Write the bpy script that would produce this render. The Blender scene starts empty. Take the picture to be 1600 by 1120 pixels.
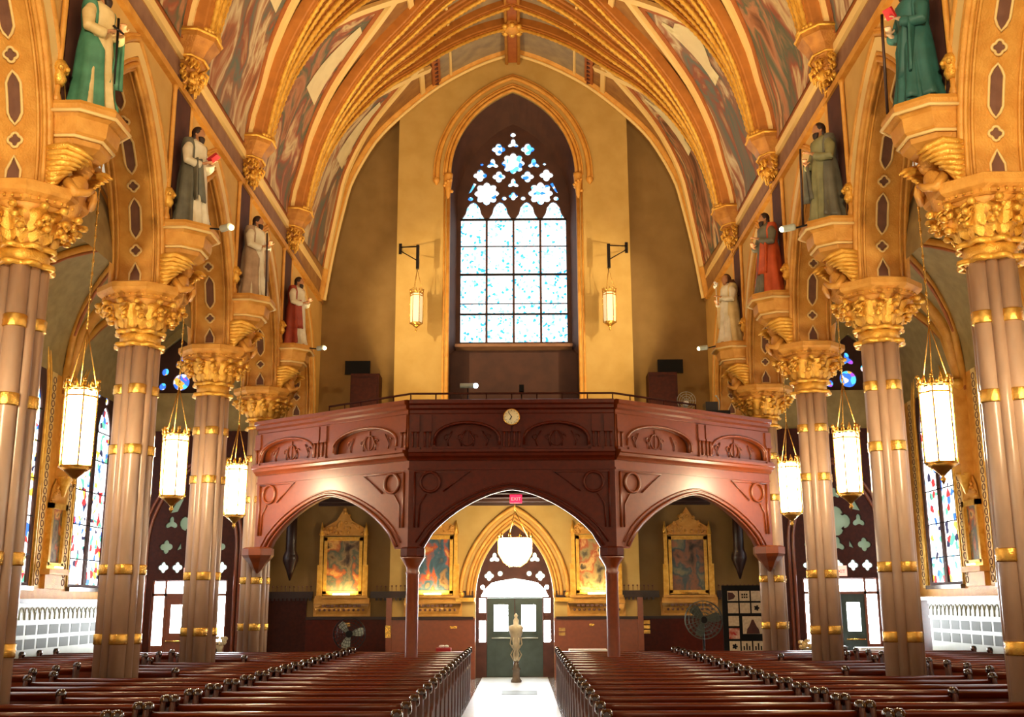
import bpy, bmesh, math, random
import numpy as np
from mathutils import Vector, Matrix, Euler
random.seed(7)
S = bpy.context.scene
C = S.collection
PI = math.pi
R = math.radians

# ------------------------------------------------------------------ camera
def make_camera():
    pit, yaw, rol = R(12.8), R(.46), R(.187)
    cp, sp, cy, sy, cr, sr = math.cos(pit), math.sin(pit), math.cos(yaw), math.sin(yaw), math.cos(rol), math.sin(rol)
    def w(x, u, f):
        y = cp*f-u*sp; z = sp*f+u*cp
        return Vector((x*cy-y*sy, x*sy+y*cy, z))
    r, u, f = w(cr, -sr, 0), w(sr, cr, 0), w(0, 0, 1)
    M = Matrix((r, u, -f)).transposed().to_4x4()
    M.translation = Vector((.18, 0, 1.87))
    cd = bpy.data.cameras.new('camera'); cd.sensor_width = 36; cd.lens = 1680/1600*36
    cd.clip_end = 200
    o = bpy.data.objects.new('camera', cd); C.objects.link(o); o.matrix_world = M
    S.camera = o
make_camera()

# ------------------------------------------------------------------ world, light, exposure
wd = bpy.data.worlds.new('world'); S.world = wd; wd.use_nodes = True
wd.node_tree.nodes['Background'].inputs[0].default_value = (1.0, .80, .56, 1)
wd.node_tree.nodes['Background'].inputs[1].default_value = .52
S.view_settings.view_transform = 'Standard'; S.view_settings.look = 'None'
S.view_settings.gamma = 1; S.view_settings.use_curve_mapping = False
S.view_settings.exposure = 0.35
def spot(name, loc, target, energy, col, size, blend=.6, rad=.08):
    l = bpy.data.lights.new(name, 'SPOT'); l.energy = energy; l.color = col
    l.spot_size = R(size); l.spot_blend = blend; l.shadow_soft_size = rad
    o = bpy.data.objects.new(name, l); C.objects.link(o); o.location = loc
    o.rotation_euler = (Vector(target)-Vector(loc)).to_track_quat('-Z', 'Y').to_euler()
    return o
def point(name, loc, energy, col, rad=.1):
    l = bpy.data.lights.new(name, 'POINT'); l.energy = energy; l.color = col; l.shadow_soft_size = rad
    o = bpy.data.objects.new(name, l); C.objects.link(o); o.location = loc
    return o
WARM = (1, .74, .40)
for s in (-1, 1):
    for Y, e in ((8, 420), (12, 420), (16, 480), (20, 480), (24, 380)):
        # vault spots: some at pedestal fixtures, the rest added without any fixture
        spot('vault_spotlight', (s*4.35, Y+.1, 7.72), (-s*1.5, Y+2.6, 16.5), e, WARM, 130, .8, .12)
    # unseen floods added at the viewer's end to brighten the arcades
    spot('added_arcade_flood', (s*2.2, 1.0, 7.5), (s*5.7, 16, 9.3), 3000, (1, .76, .44), 44, .7, .25)
    # spotlights beside the last statues, thrown onto the window wall
    spot('window_wall_spotlight', (s*4.5, 23.7, 9.25), (s*1.9, 28.1, 9.6), 560, (1, .78, .44), 60, .6, .03)
    spot('gallery_uplight', (s*2.55, 26.6, 5.0), (s*2.75, 28.4, 8.8), 260, (1, .68, .26), 110, .9, .2)
    spot('gallery_uplight', (s*4.2, 26.4, 5.0), (s*4.2, 28.8, 9.4), 40, (1, .64, .26), 110, .9, .2)

# ------------------------------------------------------------------ materials
def hexc(h):
    h = h.lstrip('#'); v = [int(h[i:i+2], 16)/255 for i in (0, 2, 4)]
    return tuple((x/12.92 if x <= .04045 else ((x+.055)/1.055)**2.4) for x in v)+(1,)
MATS = {}
def mat(name, c1, rough=.6, metal=0, c2=None, scale=6, bump=0, bscale=30, emit=0, coat=0, stretch=(1, 1, 1), spec=.5, detail=4):
    m = bpy.data.materials.new(name); m.use_nodes = True; nt = m.node_tree
    b = nt.nodes['Principled BSDF']
    b.inputs['Roughness'].default_value = rough; b.inputs['Metallic'].default_value = metal
    b.inputs['Specular IOR Level'].default_value = spec
    b.inputs['Coat Weight'].default_value = coat; b.inputs['Coat Roughness'].default_value = .12
    col = hexc(c1); b.inputs['Base Color'].default_value = col
    tc = nt.nodes.new('ShaderNodeTexCoord'); mp = nt.nodes.new('ShaderNodeMapping')
    mp.inputs['Scale'].default_value = stretch
    nt.links.new(tc.outputs['Object'], mp.inputs['Vector'])
    if c2:
        n = nt.nodes.new('ShaderNodeTexNoise'); n.inputs['Scale'].default_value = scale; n.inputs['Detail'].default_value = detail
        nt.links.new(mp.outputs[0], n.inputs['Vector'])
        r = nt.nodes.new('ShaderNodeValToRGB'); r.color_ramp.elements[0].position = .35; r.color_ramp.elements[1].position = .65
        r.color_ramp.elements[0].color = col; r.color_ramp.elements[1].color = hexc(c2)
        nt.links.new(n.outputs['Fac'], r.inputs[0]); nt.links.new(r.outputs[0], b.inputs['Base Color'])
    if bump:
        n2 = nt.nodes.new('ShaderNodeTexNoise'); n2.inputs['Scale'].default_value = bscale
        nt.links.new(mp.outputs[0], n2.inputs['Vector'])
        bp = nt.nodes.new('ShaderNodeBump'); bp.inputs['Strength'].default_value = bump; bp.inputs['Distance'].default_value = .02
        nt.links.new(n2.outputs['Fac'], bp.inputs['Height']); nt.links.new(bp.outputs[0], b.inputs['Normal'])
    if emit:
        b.inputs['Emission Color'].default_value = col; b.inputs['Emission Strength'].default_value = emit
    MATS[name] = m
    return m
def blotch(name, cols, scale=2, stretch=(1, 1, 1), rough=.7, distort=1.5, emit=0, border=None):
    """painted picture or coloured glass: noise and cells run through a ramp of colours"""
    m = bpy.data.materials.new(name); m.use_nodes = True; nt = m.node_tree; b = nt.nodes['Principled BSDF']
    b.inputs['Roughness'].default_value = rough
    tc = nt.nodes.new('ShaderNodeTexCoord'); mp = nt.nodes.new('ShaderNodeMapping'); mp.inputs['Scale'].default_value = stretch
    nt.links.new(tc.outputs['Object'], mp.inputs['Vector'])
    n = nt.nodes.new('ShaderNodeTexNoise'); n.inputs['Scale'].default_value = scale; n.inputs['Detail'].default_value = 5
    n.inputs['Distortion'].default_value = distort
    nt.links.new(mp.outputs[0], n.inputs['Vector'])
    r = nt.nodes.new('ShaderNodeValToRGB'); e = r.color_ramp.elements
    k = len(cols)
    for i, c in enumerate(cols):
        p = .3+.4*i/(k-1)
        if i == 0: e[0].position = p; e[0].color = hexc(c)
        elif i == k-1: e[-1].position = p; e[-1].color = hexc(c)
        else:
            q = e.new(p); q.color = hexc(c)
    nt.links.new(n.outputs['Fac'], r.inputs[0]); nt.links.new(r.outputs[0], b.inputs['Base Color'])
    if emit:
        nt.links.new(r.outputs[0], b.inputs['Emission Color']); b.inputs['Emission Strength'].default_value = emit
    MATS[name] = m
    return m
def glass(name, base, specks, scale, emit, thr=.5, sat=1):
    """leaded stained glass lit by the daylight behind it"""
    m = bpy.data.materials.new(name); m.use_nodes = True; nt = m.node_tree; b = nt.nodes['Principled BSDF']
    b.inputs['Roughness'].default_value = .3
    tc = nt.nodes.new('ShaderNodeTexCoord')
    v = nt.nodes.new('ShaderNodeTexVoronoi'); v.inputs['Scale'].default_value = scale
    nt.links.new(tc.outputs['Object'], v.inputs['Vector'])
    sep = nt.nodes.new('ShaderNodeSeparateColor'); nt.links.new(v.outputs['Color'], sep.inputs[0])
    r = nt.nodes.new('ShaderNodeValToRGB'); r.color_ramp.interpolation = 'CONSTANT'
    e = r.color_ramp.elements; e[0].position = 0; e[0].color = hexc(base)
    e[1].position = thr; e[1].color = hexc(specks[0])
    for i, c in enumerate(specks[1:], 1):
        q = e.new(thr+(1-thr)*i/len(specks)); q.color = hexc(c)
    nt.links.new(sep.outputs[0], r.inputs[0])
    nt.links.new(r.outputs[0], b.inputs['Base Color']); nt.links.new(r.outputs[0], b.inputs['Emission Color'])
    b.inputs['Emission Strength'].default_value = emit
    MATS[name] = m
    return m
mat('gold', '#DCA24A', .5, .1, '#CC8E38', 5, .35, 40)
mat('gilt', '#EDBC55', .34, .45, '#D69C38', 9, .4, 60)
mat('cream', '#E3C282', .7, 0, '#D9B572', 3)
mat('creamline', '#EBCB86', .55)
mat('ochre_wall', '#CFA75E', .8, 0, '#C59B52', 2)
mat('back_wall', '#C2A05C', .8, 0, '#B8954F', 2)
mat('flank_wall_shaded', '#8F7040', .85, 0, '#866838', 2)  # darker than back_wall: shade of the recess put into the colour
mat('olive', '#A8925E', .8, 0, '#958050', 4)
mat('olive_dark', '#6E6440', .8, 0, '#5E5638', 5)
mat('vault_web', '#A67A42', .75, 0, '#8E6238', 3)
mat('vault_panel', '#A39173', .75, 0, '#8C7C68', 3)
mat('ribbrown', '#B8742E', .55, .05, '#A86826', 5)
mat('bronze', '#B47A30', .38, .35, '#9A6222', 6, .3, 40)
mat('pewend', '#4C1A08', .5, 0, '#3C1406', 5)
mat('orange', '#A8602A', .6, 0, '#9A5424', 6)
mat('mauve', '#8F6A52', .75, 0, '#7F5A46', 4)
mat('plum', '#562C22', .7, 0, '#48231C', 4)
mat('brownpanel', '#7B5340', .7, 0, '#6E4838', 8)
mat('reveal', '#4A2A20', .75, 0, '#3E221B', 3)
mat('marble', '#B09078', .3, 0, '#A0816A', 5, 0, 30, 0, .25, (1, 1, .3))
mat('brass', '#E8B85A', .22, .9, None, 6, .3, 90)
mat('pew', '#6E2404', .28, 0, '#561A02', 4, .08, 60, 0, .25, (1, 8, 8))
mat('pewdark', '#2C0E06', .12, 0, '#240A04', 5, 0, 60, 0, .6, (3, 3, 1))
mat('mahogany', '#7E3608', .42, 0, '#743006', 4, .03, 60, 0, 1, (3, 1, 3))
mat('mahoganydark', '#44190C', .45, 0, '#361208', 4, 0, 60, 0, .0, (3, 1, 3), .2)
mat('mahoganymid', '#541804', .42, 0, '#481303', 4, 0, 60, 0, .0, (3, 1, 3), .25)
mat('underside', '#3A2016', .6)
mat('darkwood', '#33170F', .4, 0, '#260F0A', 4)
mat('floor', '#8F8A82', .16, 0, '#7F7A72', 2, 0, 30, 0, .4)
mat('aisle', '#F0F1EE', .34, 0, '#E6E9E8', 2, 0, 30, 0, .5, (1, 1, 1), 1)  # near-white base: glare of the door light put into the floor colour
mat('whitemetal', '#A9AEA0', .35, 0, '#A0A596', 3)
mat('grille', '#484B40', .6)
mat('marbleshelf', '#6B5A4A', .2, 0, '#54463A', 6)
mat('black', '#0C0A0A', .6, spec=.2)
mat('blackmetal', '#1A1414', .4, .5)
mat('doorgreen', '#3E4C48', .4, 0, '#36433F', 5)
mat('skin', '#B27C52', .5)
mat('hair', '#2E1A10', .6)
mat('white', '#E8E4DA', .5)
mat('clockface', '#E8DDB4', .4)
mat('red', '#A81820', .5)
mat('paper', '#D8C6A4', .7, 0, '#C4B08E', 20)
mat('paperdark', '#7A6A5A', .7, 0, '#C8B890', 16)
mat('paperred', '#D8B8A0', .7, 0, '#A83A2A', 9)
mat('stonepale', '#B9A98C', .5, 0, '#A39478', 8)
mat('cloth', '#E6E2E0', .7)
for nm, a, b_ in (('green', '#4E8A6C', '#3E7358'), ('creamrobe', '#E0C890', '#C9AE74'), ('whiterobe', '#E4DCC4', '#CFC4A4'),
                  ('grey', '#6E6C5C', '#5C5A4C'), ('teal', '#2F6660', '#28574F'), ('redrobe', '#A8432A', '#8E3422'),
                  ('orangerobe', '#CF5A2A', '#B54A20'), ('tan', '#B4977A', '#9E8266'), ('sage', '#8C8A60', '#767450'), ('brownrobe', '#6B4630', '#5A3826')):
    mat('robe_'+nm, a, .55, 0, b_, 5)
mat('lampglass', '#FFF2C8', .4, emit=1)
MATS['mahogany'].node_tree.nodes['Principled BSDF'].inputs['Coat Roughness'].default_value = .3
MATS['lampglass'].node_tree.nodes['Principled BSDF'].inputs['Emission Color'].default_value = (1, .83, .52, 1)
MATS['lampglass'].node_tree.nodes['Principled BSDF'].inputs['Emission Strength'].default_value = 42
mat('lampglass_dim', '#F0E2B4', .4, emit=.3)
mat('daylight', '#F2FAFF', .4, emit=1)
MATS['daylight'].node_tree.nodes['Principled BSDF'].inputs['Emission Color'].default_value = (.9, .97, 1, 1)
MATS['daylight'].node_tree.nodes['Principled BSDF'].inputs['Emission Strength'].default_value = 38
mat('traceryglass', '#DCEFE6', .3, emit=1.1)
mat('palegreenglass', '#8FA68C', .3, emit=.35)
mat('exitred', '#FF2A4C', .4, emit=1.6)
mat('exitpale', '#F0B6A4', .4, emit=.9)
mat('picturebulb', '#FFE29A', .4, emit=14)
mat('coolbulb', '#CFE8FF', .4, emit=6)
glass('bigglass', '#E6F5FF', ['#D2EEFF', '#7ED2F4', '#2E9CD8', '#E8F8FF', '#F6D4DC', '#BFEFFF'], 15, 1.35, .45)
glass('blueglass', '#EAF8FF', ['#58B4F4', '#BCE8FF', '#2E7CE8', '#F4F0FF'], 8, 1.4, .5)
glass('sideglass', '#F6FAFF', ['#DDEBFF', '#7FB6E8', '#3460B8', '#B82E2E', '#E8C040', '#4E9A7E', '#2A2A40'], 6.5, 2.4, .6)
glass('medallion', '#3A6CE0', ['#A04CC8', '#50C0F0', '#F0E4F0', '#E0A040'], 9, 1.3, .4)
blotch('mural', ['#5B3A26', '#8C5A3A', '#B07A58', '#55604C', '#965038', '#CDB688', '#8C6450', '#4E5A5A'], .9, (1, 1.3, .45), .7, .9)
blotch('mural2', ['#6E4A3A', '#9A6040', '#CBBB96', '#8E6048', '#5C6A60', '#8A4A34', '#B4966E'], 1.0, (1, 1.3, .4), .7, .8)
blotch('muralsky', ['#C9BA8E', '#DCCDA2', '#D2C096'], 1.2, (1, 1, 1), .7, .5)
blotch('painting_a', ['#2A1A12', '#5A4632', '#8A7350', '#4A5848', '#A8562C', '#D2A458', '#3A2A20'], 2.8, (1, 1, .8), .5, .25)
blotch('painting_b', ['#3A2A20', '#8A6A44', '#2E4858', '#3E5E70', '#B04A24', '#D4A860', '#5A4430'], 2.6, (1, 1, .7), .5, .3)
blotch('painting_c', ['#30261C', '#6A6048', '#A08C5C', '#B0522C', '#D8B070', '#4A4030'], 3.4, (1, 1, .8), .5, .25)
blotch('painting_d', ['#2A2018', '#5A4434', '#8A5A40', '#3A4E4E', '#7A7458', '#A86A48'], 3.2, (1, 1, .7), .5, .3)
mat('stencil', '#B88A44', .7, 0, '#8E6A38', 14)

# ------------------------------------------------------------------ mesh helpers
class MB:
    def __init__(s): s.bm = bmesh.new()
    def addgrid(s, rows, cyc=False, caps=False, smooth=True):
        vs = [[s.bm.verts.new(p) for p in r] for r in rows]
        n = len(rows[0])
        for i in range(len(rows)-1):
            for j in range(n if cyc else n-1):
                k = (j+1) % n
                try:
                    f = s.bm.faces.new((vs[i][j], vs[i][k], vs[i+1][k], vs[i+1][j])); f.smooth = smooth
                except ValueError: pass
        if caps and n > 2:
            for r in (vs[0][::-1], vs[-1]):
                try: s.bm.faces.new(r)
                except ValueError: pass
        return s
    def box(s, x0, x1, y0, y1, z0, z1, M=None):
        p = [Vector((x, y, z)) for x in (x0, x1) for y in (y0, y1) for z in (z0, z1)]
        if M: p = [M @ q for q in p]
        v = [s.bm.verts.new(q) for q in p]
        for f in ((0, 1, 3, 2), (4, 6, 7, 5), (0, 4, 5, 1), (2, 3, 7, 6), (0, 2, 6, 4), (1, 5, 7, 3)):
            s.bm.faces.new([v[i] for i in f])
        return s
    def lathe(s, prof, c=(0, 0, 0), n=16, smooth=True, M=None, rot=0):
        rows = []
        for r, z in prof:
            row = [Vector((c[0]+r*math.cos(2*PI*k/n+rot), c[1]+r*math.sin(2*PI*k/n+rot), c[2]+z)) for k in range(n)]
            if M: row = [M @ q for q in row]
            rows.append(row)
        return s.addgrid(rows, True, True, smooth)
    def tube(s, pts, r, n=8, smooth=True, cyc=False):
        pts = [Vector(p) for p in pts]; m = len(pts); rows = []
        rr = r if isinstance(r, (list, tuple)) else [r]*m
        up = Vector((0, 0, 1)); prev = None
        for i, p in enumerate(pts):
            a = pts[(i-1) % m] if (cyc or i > 0) else pts[0]; b = pts[(i+1) % m] if (cyc or i < m-1) else pts[-1]
            t = (b-a).normalized()
            if prev is None:
                nn = t.cross(up)
                if nn.length < 1e-3: nn = t.cross(Vector((1, 0, 0)))
            else: nn = prev-t*prev.dot(t)
            nn.normalize(); prev = nn; bb = t.cross(nn)
            rows.append([p+nn*rr[i]*math.cos(2*PI*k/n)+bb*rr[i]*math.sin(2*PI*k/n) for k in range(n)])
        if cyc: rows.append(rows[0])
        return s.addgrid(rows, True, not cyc, smooth)
    def sweep(s, pts, nrm, sec, smooth=False, cyc=False):
        """section points (a,b): a along side, b along nrm"""
        pts = [Vector(p) for p in pts]; m = len(pts); rows = []
        for i, p in enumerate(pts):
            a = pts[(i-1) % m] if (cyc or i > 0) else pts[0]; b = pts[(i+1) % m] if (cyc or i < m-1) else pts[-1]
            t = (b-a).normalized(); n = Vector(nrm[i] if isinstance(nrm, list) else nrm)
            n = (n-t*n.dot(t)).normalized(); sd = t.cross(n)
            rows.append([p+sd*x+n*y for x, y in sec])
        if cyc: rows.append(rows[0])
        return s.addgrid(rows, True, not cyc, smooth)
    def ball(s, c, r, n=10, sc=(1, 1, 1), M=None):
        m = n//2+1; rows = []
        for i in range(m+1):
            th = PI*i/m
            row = [Vector((sc[0]*r*math.sin(th)*math.cos(2*PI*k/n), sc[1]*r*math.sin(th)*math.sin(2*PI*k/n), sc[2]*r*math.cos(th))) for k in range(n)]
            if M: row = [M @ q for q in row]
            rows.append([q+Vector(c) for q in row])
        s.addgrid(rows, True, False, True); return s
    def mesh(s, me, M=None):
        n0 = len(s.bm.verts); s.bm.from_mesh(me); s.bm.verts.ensure_lookup_table()
        if M is not None:
            for v in s.bm.verts[n0:]: v.co = M @ v.co
        return s
    def plate(s, outl, holes, depth, M=None, bevel=0):
        s.mesh(plate_mesh(outl, holes, depth, bevel), M); return s
    def xf(s, M):
        for v in s.bm.verts: v.co = M @ v.co
        return s
    def build(s, name, m, parent=None, weld=True):
        if weld: bmesh.ops.remove_doubles(s.bm, verts=s.bm.verts, dist=1e-5)
        bmesh.ops.recalc_face_normals(s.bm, faces=s.bm.faces)
        me = bpy.data.meshes.new(name); s.bm.to_mesh(me); s.bm.free()
        me.materials.append(MATS[m])
        o = bpy.data.objects.new(name, me); C.objects.link(o)
        if parent: o.parent = parent
        return o
def plate_mesh(outl, holes, depth, bevel=0):
    cu = bpy.data.curves.new('t', 'CURVE'); cu.dimensions = '2D'; cu.fill_mode = 'BOTH'; cu.extrude = depth/2; cu.bevel_depth = bevel
    cu.bevel_resolution = 0
    for pts in [outl]+list(holes):
        sp = cu.splines.new('POLY'); sp.points.add(len(pts)-1); sp.use_cyclic_u = True
        for p, q in zip(sp.points, pts): p.co = (q[0], q[1], 0, 1)
    o = bpy.data.objects.new('t', cu); me = bpy.data.meshes.new_from_object(o)
    bpy.data.objects.remove(o); bpy.data.curves.remove(cu)
    return me
XZ = lambda y, x=0, z=0: Matrix(((1, 0, 0, x), (0, 0, -1, y), (0, 1, 0, z), (0, 0, 0, 1)))     # 2D (x,z) facing -Y, at depth y
YZ = lambda x: Matrix(((0, 0, 1, x), (1, 0, 0, 0), (0, 1, 0, 0), (0, 0, 0, 1)))                # 2D (y,z) at x
def parch(a, zs, h, n=14, cx=0):
    """points of a pointed arch from (-a,zs) over the top to (a,zs)"""
    out = []
    if h >= a*1.02:
        Rr = (a*a+h*h)/(2*a); th = math.asin(h/Rr)
        for i in range(n+1):
            t = th*i/n; out.append((Rr-a-Rr*math.cos(t), zs+Rr*math.sin(t)))
    else:
        for i in range(n+1):
            t = i/n; x = a*(1-math.sin(t*PI/2)); out.append((-x, zs+h*(1-(x/a)**1.55)**.72))
    o2 = [(-x, z) for x, z in out[::-1]][1:]
    return [(x+cx, z) for x, z in out+o2]
def foil(cx, cy, r, n=4, k=40, depth=.22, rot=0):
    return [(cx+r*(1-depth+depth*abs(math.cos(n/2*(t-rot)))*1.6-.1)*math.cos(t), cy+r*(1-depth+depth*abs(math.cos(n/2*(t-rot)))*1.6-.1)*math.sin(t)) for t in [2*PI*i/k for i in range(k)]]
def quat(cx, cy, r):     # quatrefoil of four lobes
    out = []
    for q in range(4):
        a0 = q*PI/2; ox, oy = cx+.5*r*math.cos(a0), cy+.5*r*math.sin(a0)
        for i in range(8):
            t = a0-PI*.58+PI*1.16*i/7; out.append((ox+.5*r*math.cos(t), oy+.5*r*math.sin(t)))
    return out
def circ(cx, cy, r, k=24): return [(cx+r*math.cos(2*PI*i/k), cy+r*math.sin(2*PI*i/k)) for i in range(k)]
def tri(cx, cy, r, rot=PI/2, k=30): return [(cx+r*(.72+.28*math.cos(3*(t-rot)))*math.cos(t), cy+r*(.72+.28*math.cos(3*(t-rot)))*math.sin(t)) for t in [2*PI*i/k for i in range(k)]]
def lancet2(cx, z0, z1, w, both=True):  # slim lancet pointed at both ends
    t = w*.75
    p = [(cx-w/2, z0+t), (cx-w/2, z1-t), (cx-w*.28, z1-t*.45), (cx, z1), (cx+w*.28, z1-t*.45), (cx+w/2, z1-t), (cx+w/2, z0+t)]
    if both: p += [(cx+w*.28, z0+t*.45), (cx, z0), (cx-w*.28, z0+t*.45)]
    else: p[0] = (cx-w/2, z0); p[-1] = (cx+w/2, z0)
    return p
def thing(name, label, cat, loc=(0, 0, 0), rz=0, group=None):
    o = bpy.data.objects.new(name, None); C.objects.link(o); o.empty_display_size = .1
    o.location = loc; o.rotation_euler = (0, 0, rz)
    o['label'] = label; o['category'] = cat
    if group: o['group'] = group
    return o
def tag(o, label, cat, group=None, kind=None):
    o['label'] = label; o['category'] = cat
    if group: o['group'] = group
    if kind: o['kind'] = kind
    return o
def struct(o, label=None):
    o['kind'] = 'structure'
    if label: o['label'] = label
    return o
def dup(root, loc, rz, label, group=None):
    r = root.copy(); C.objects.link(r); r.location = loc; r.rotation_euler = (0, 0, rz); r['label'] = label
    if group: r['group'] = group
    for ch in list(root.children):
        c = ch.copy(); C.objects.link(c); c.parent = r
        for g in list(ch.children):
            d = g.copy(); C.objects.link(d); d.parent = c
    return r
SIDE = {-1: 'left', 1: 'right'}
W = 5.66
PIERS = (8, 12, 16, 20, 24)
PNAME = {8: 'out by the lower frame edge', 12: 'nearest', 16: 'second', 20: 'third', 24: 'fourth, by the gallery end'}

# ------------------------------------------------------------------ floor and outer shell
struct(MB().box(-10.4, 10.4, 2, 30, -.2, 0).build('floor', 'floor'), 'polished grey church floor')
o = MB().box(-.84, .84, 2, 28.8, 0, .006).build('aisle_glare_strip', 'aisle'); tag(o, 'floor strip down the centre aisle, door glare painted in as pale colour', 'floor strip')
tag(MB().box(-.25, .5, 23.4, 24.4, .0065, .014).build('floor_mat', 'grille'), 'small grey mat lying in the centre aisle before the door', 'mat')

# --- arcade walls with pointed openings
AH, AS, AA = 2.75, 6.6, 1.6   # arch rise, spring, half span
def arcade_outline():
    pts = [(4, AS)]
    for m in (6, 10, 14, 18, 22, 26):
        pts += [(x, z) for x, z in parch(AA, AS, AH, 12, m)]
    pts += [(28.6, AS), (28.6, 11.6), (4, 11.6)]
    return pts
for s in (-1, 1):
    o = MB().plate(arcade_outline(), [], .74, YZ(s*W)).build('wall_'+SIDE[s], 'ochre_wall')
    struct(o, 'ochre nave wall above the arcade')
    m = MB().box(s*W-.37, s*W+.37, 28.05, 28.6, 4.6, AS); struct(m.build('wall_'+SIDE[s]+'_end', 'mahoganydark'))
    # strings and bands along the wall
    x = s*(W-.37)
    def band(z0, z1, d, m_, nm):
        a, b = sorted((x+s*.02, x-s*d)); return struct(MB().box(a, b, 4, 28.05, z0, z1).build(nm, m_))
    band(9.98, 10.36, .035, 'mauve', 'trim_1')
    band(9.86, 9.98, .09, 'gold', 'trim_2')
    band(10.40, 10.55, .10, 'creamline', 'trim_3')
    band(10.58, 10.95, .05, 'orange', 'trim_4')
    band(10.97, 11.02, .07, 'brownpanel', 'trim_5')
    band(11.02, 11.5, .04, 'mauve', 'trim_6')

# --- vault
def interp(P, n=160):
    P = [np.array(p, float) for p in P]; d = [0]
    # smooth through catmull sampling
    pts = []
    for i in range(len(P)-1):
        p0 = P[max(i-1, 0)]; p1 = P[i]; p2 = P[i+1]; p3 = P[min(i+2, len(P)-1)]
        for k in range(12):
            t = k/12; pts.append(.5*((2*p1)+(-p0+p2)*t+(2*p0-5*p1+4*p2-p3)*t*t+(-p0+3*p1-3*p2+p3)*t**3))
    pts.append(P[-1]); pts = np.array(pts)
    d = np.concatenate([[0], np.cumsum(np.linalg.norm(np.diff(pts, axis=0), axis=1))]); d /= d[-1]
    u = np.linspace(0, 1, n+1)
    return np.stack([np.interp(u, d, pts[:, 0]), np.interp(u, d, pts[:, 1])], 1)
SURF = interp([(5.27, 9.9), (5.22, 11.1), (5.02, 11.9), (4.78, 12.75), (4.32, 13.62), (3.7, 14.35), (2.95, 15.05), (2.2, 15.7), (1.47, 16.25), (.75, 16.72), (0, 17.08)])
WALLP = interp([(5.27, 9.9), (5.06, 11.31), (4.8, 12.61), (4.6, 13.36), (4.1, 14.35), (3.65, 14.95), (2.93, 15.65), (2.2, 16.25), (1.47, 16.7), (.75, 17.05), (0, 17.3)])
TRIB = interp([(4.85, 10.9), (4.72, 11.6), (4.45, 12.5), (3.95, 13.45), (3.2, 14.42), (2.44, 15.12), (1.66, 15.82), (.84, 16.4), (0, 16.85)])
def ev(A, u):
    t = min(max(u, 0), 1)*(len(A)-1); i = min(int(t), len(A)-2); f = t-i
    return A[i]*(1-f)+A[i+1]*f
def b_of(Y): return 0 if Y <= 24 else min((Y-24)/4, 1)**1.5
def surf(u, Y, s, off=0):
    b = b_of(Y)
    def q(v):
        return ev(SURF, v)*(1-b)+ev(WALLP, v)*b
    p = q(u)
    if off:
        t = q(min(u+.01, 1))-q(max(u-.01, 0)); n = np.array([t[1], -t[0]]); n /= np.linalg.norm(n)   # towards outside: x grows
        if n[0] < 0 and u < .8: n = -n
        if n[1] < 0 and u >= .8: n = -n
        p = p-n*off
    return Vector((s*max(p[0], 0), Y, p[1]))
def u_of_x(x, A=SURF): return int(np.argmin(abs(A[:, 0]-x)))/(len(A)-1)
UZ = u_of_x(1.95)
Ys = [4+.5*i for i in range(50)]
Ys = [y for y in Ys if y <= 28.6]+[28.6]
for s in (-1, 1):
    struct(MB().addgrid([[surf(u/40*1.0, y, s) for u in range(41)] for y in Ys]).build('ceiling_'+SIDE[s], 'vault_web'), 'painted pointed vault')
    m = MB().addgrid([[surf(UZ+(1-UZ)*u/12*.96, y, s, .02) for u in range(13)] for y in Ys])
    struct(m.build('ceiling_panel_'+SIDE[s], 'vault_panel'))
def flatband(mb, path, s, w, th, off=.02):
    pts = [surf(u, y, s, off) for u, y in path]
    nr = []
    for u, y in path:
        a = surf(u, y, s, off+.1)-surf(u, y, s, off); nr.append(a)
    mb.sweep(pts, nr, [(-w/2, 0), (w/2, 0), (w/2, th), (-w/2, th)])
def mural_edge(y0, y1, ym, uM, n=16):
    """edge from the pier side y0 at the foot to the meeting point (uM, ym)"""
    out = []
    for i in range(n+1):
        t = i/n; out.append((.085+(uM-.085)*t, y0+(ym-y0)*t**2.0))
    return out
UM = u_of_x(2.95)
mural_labels = {12: 'dark', 16: 'reddish', 20: 'pale-robed', 24: 'brown'}
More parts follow.
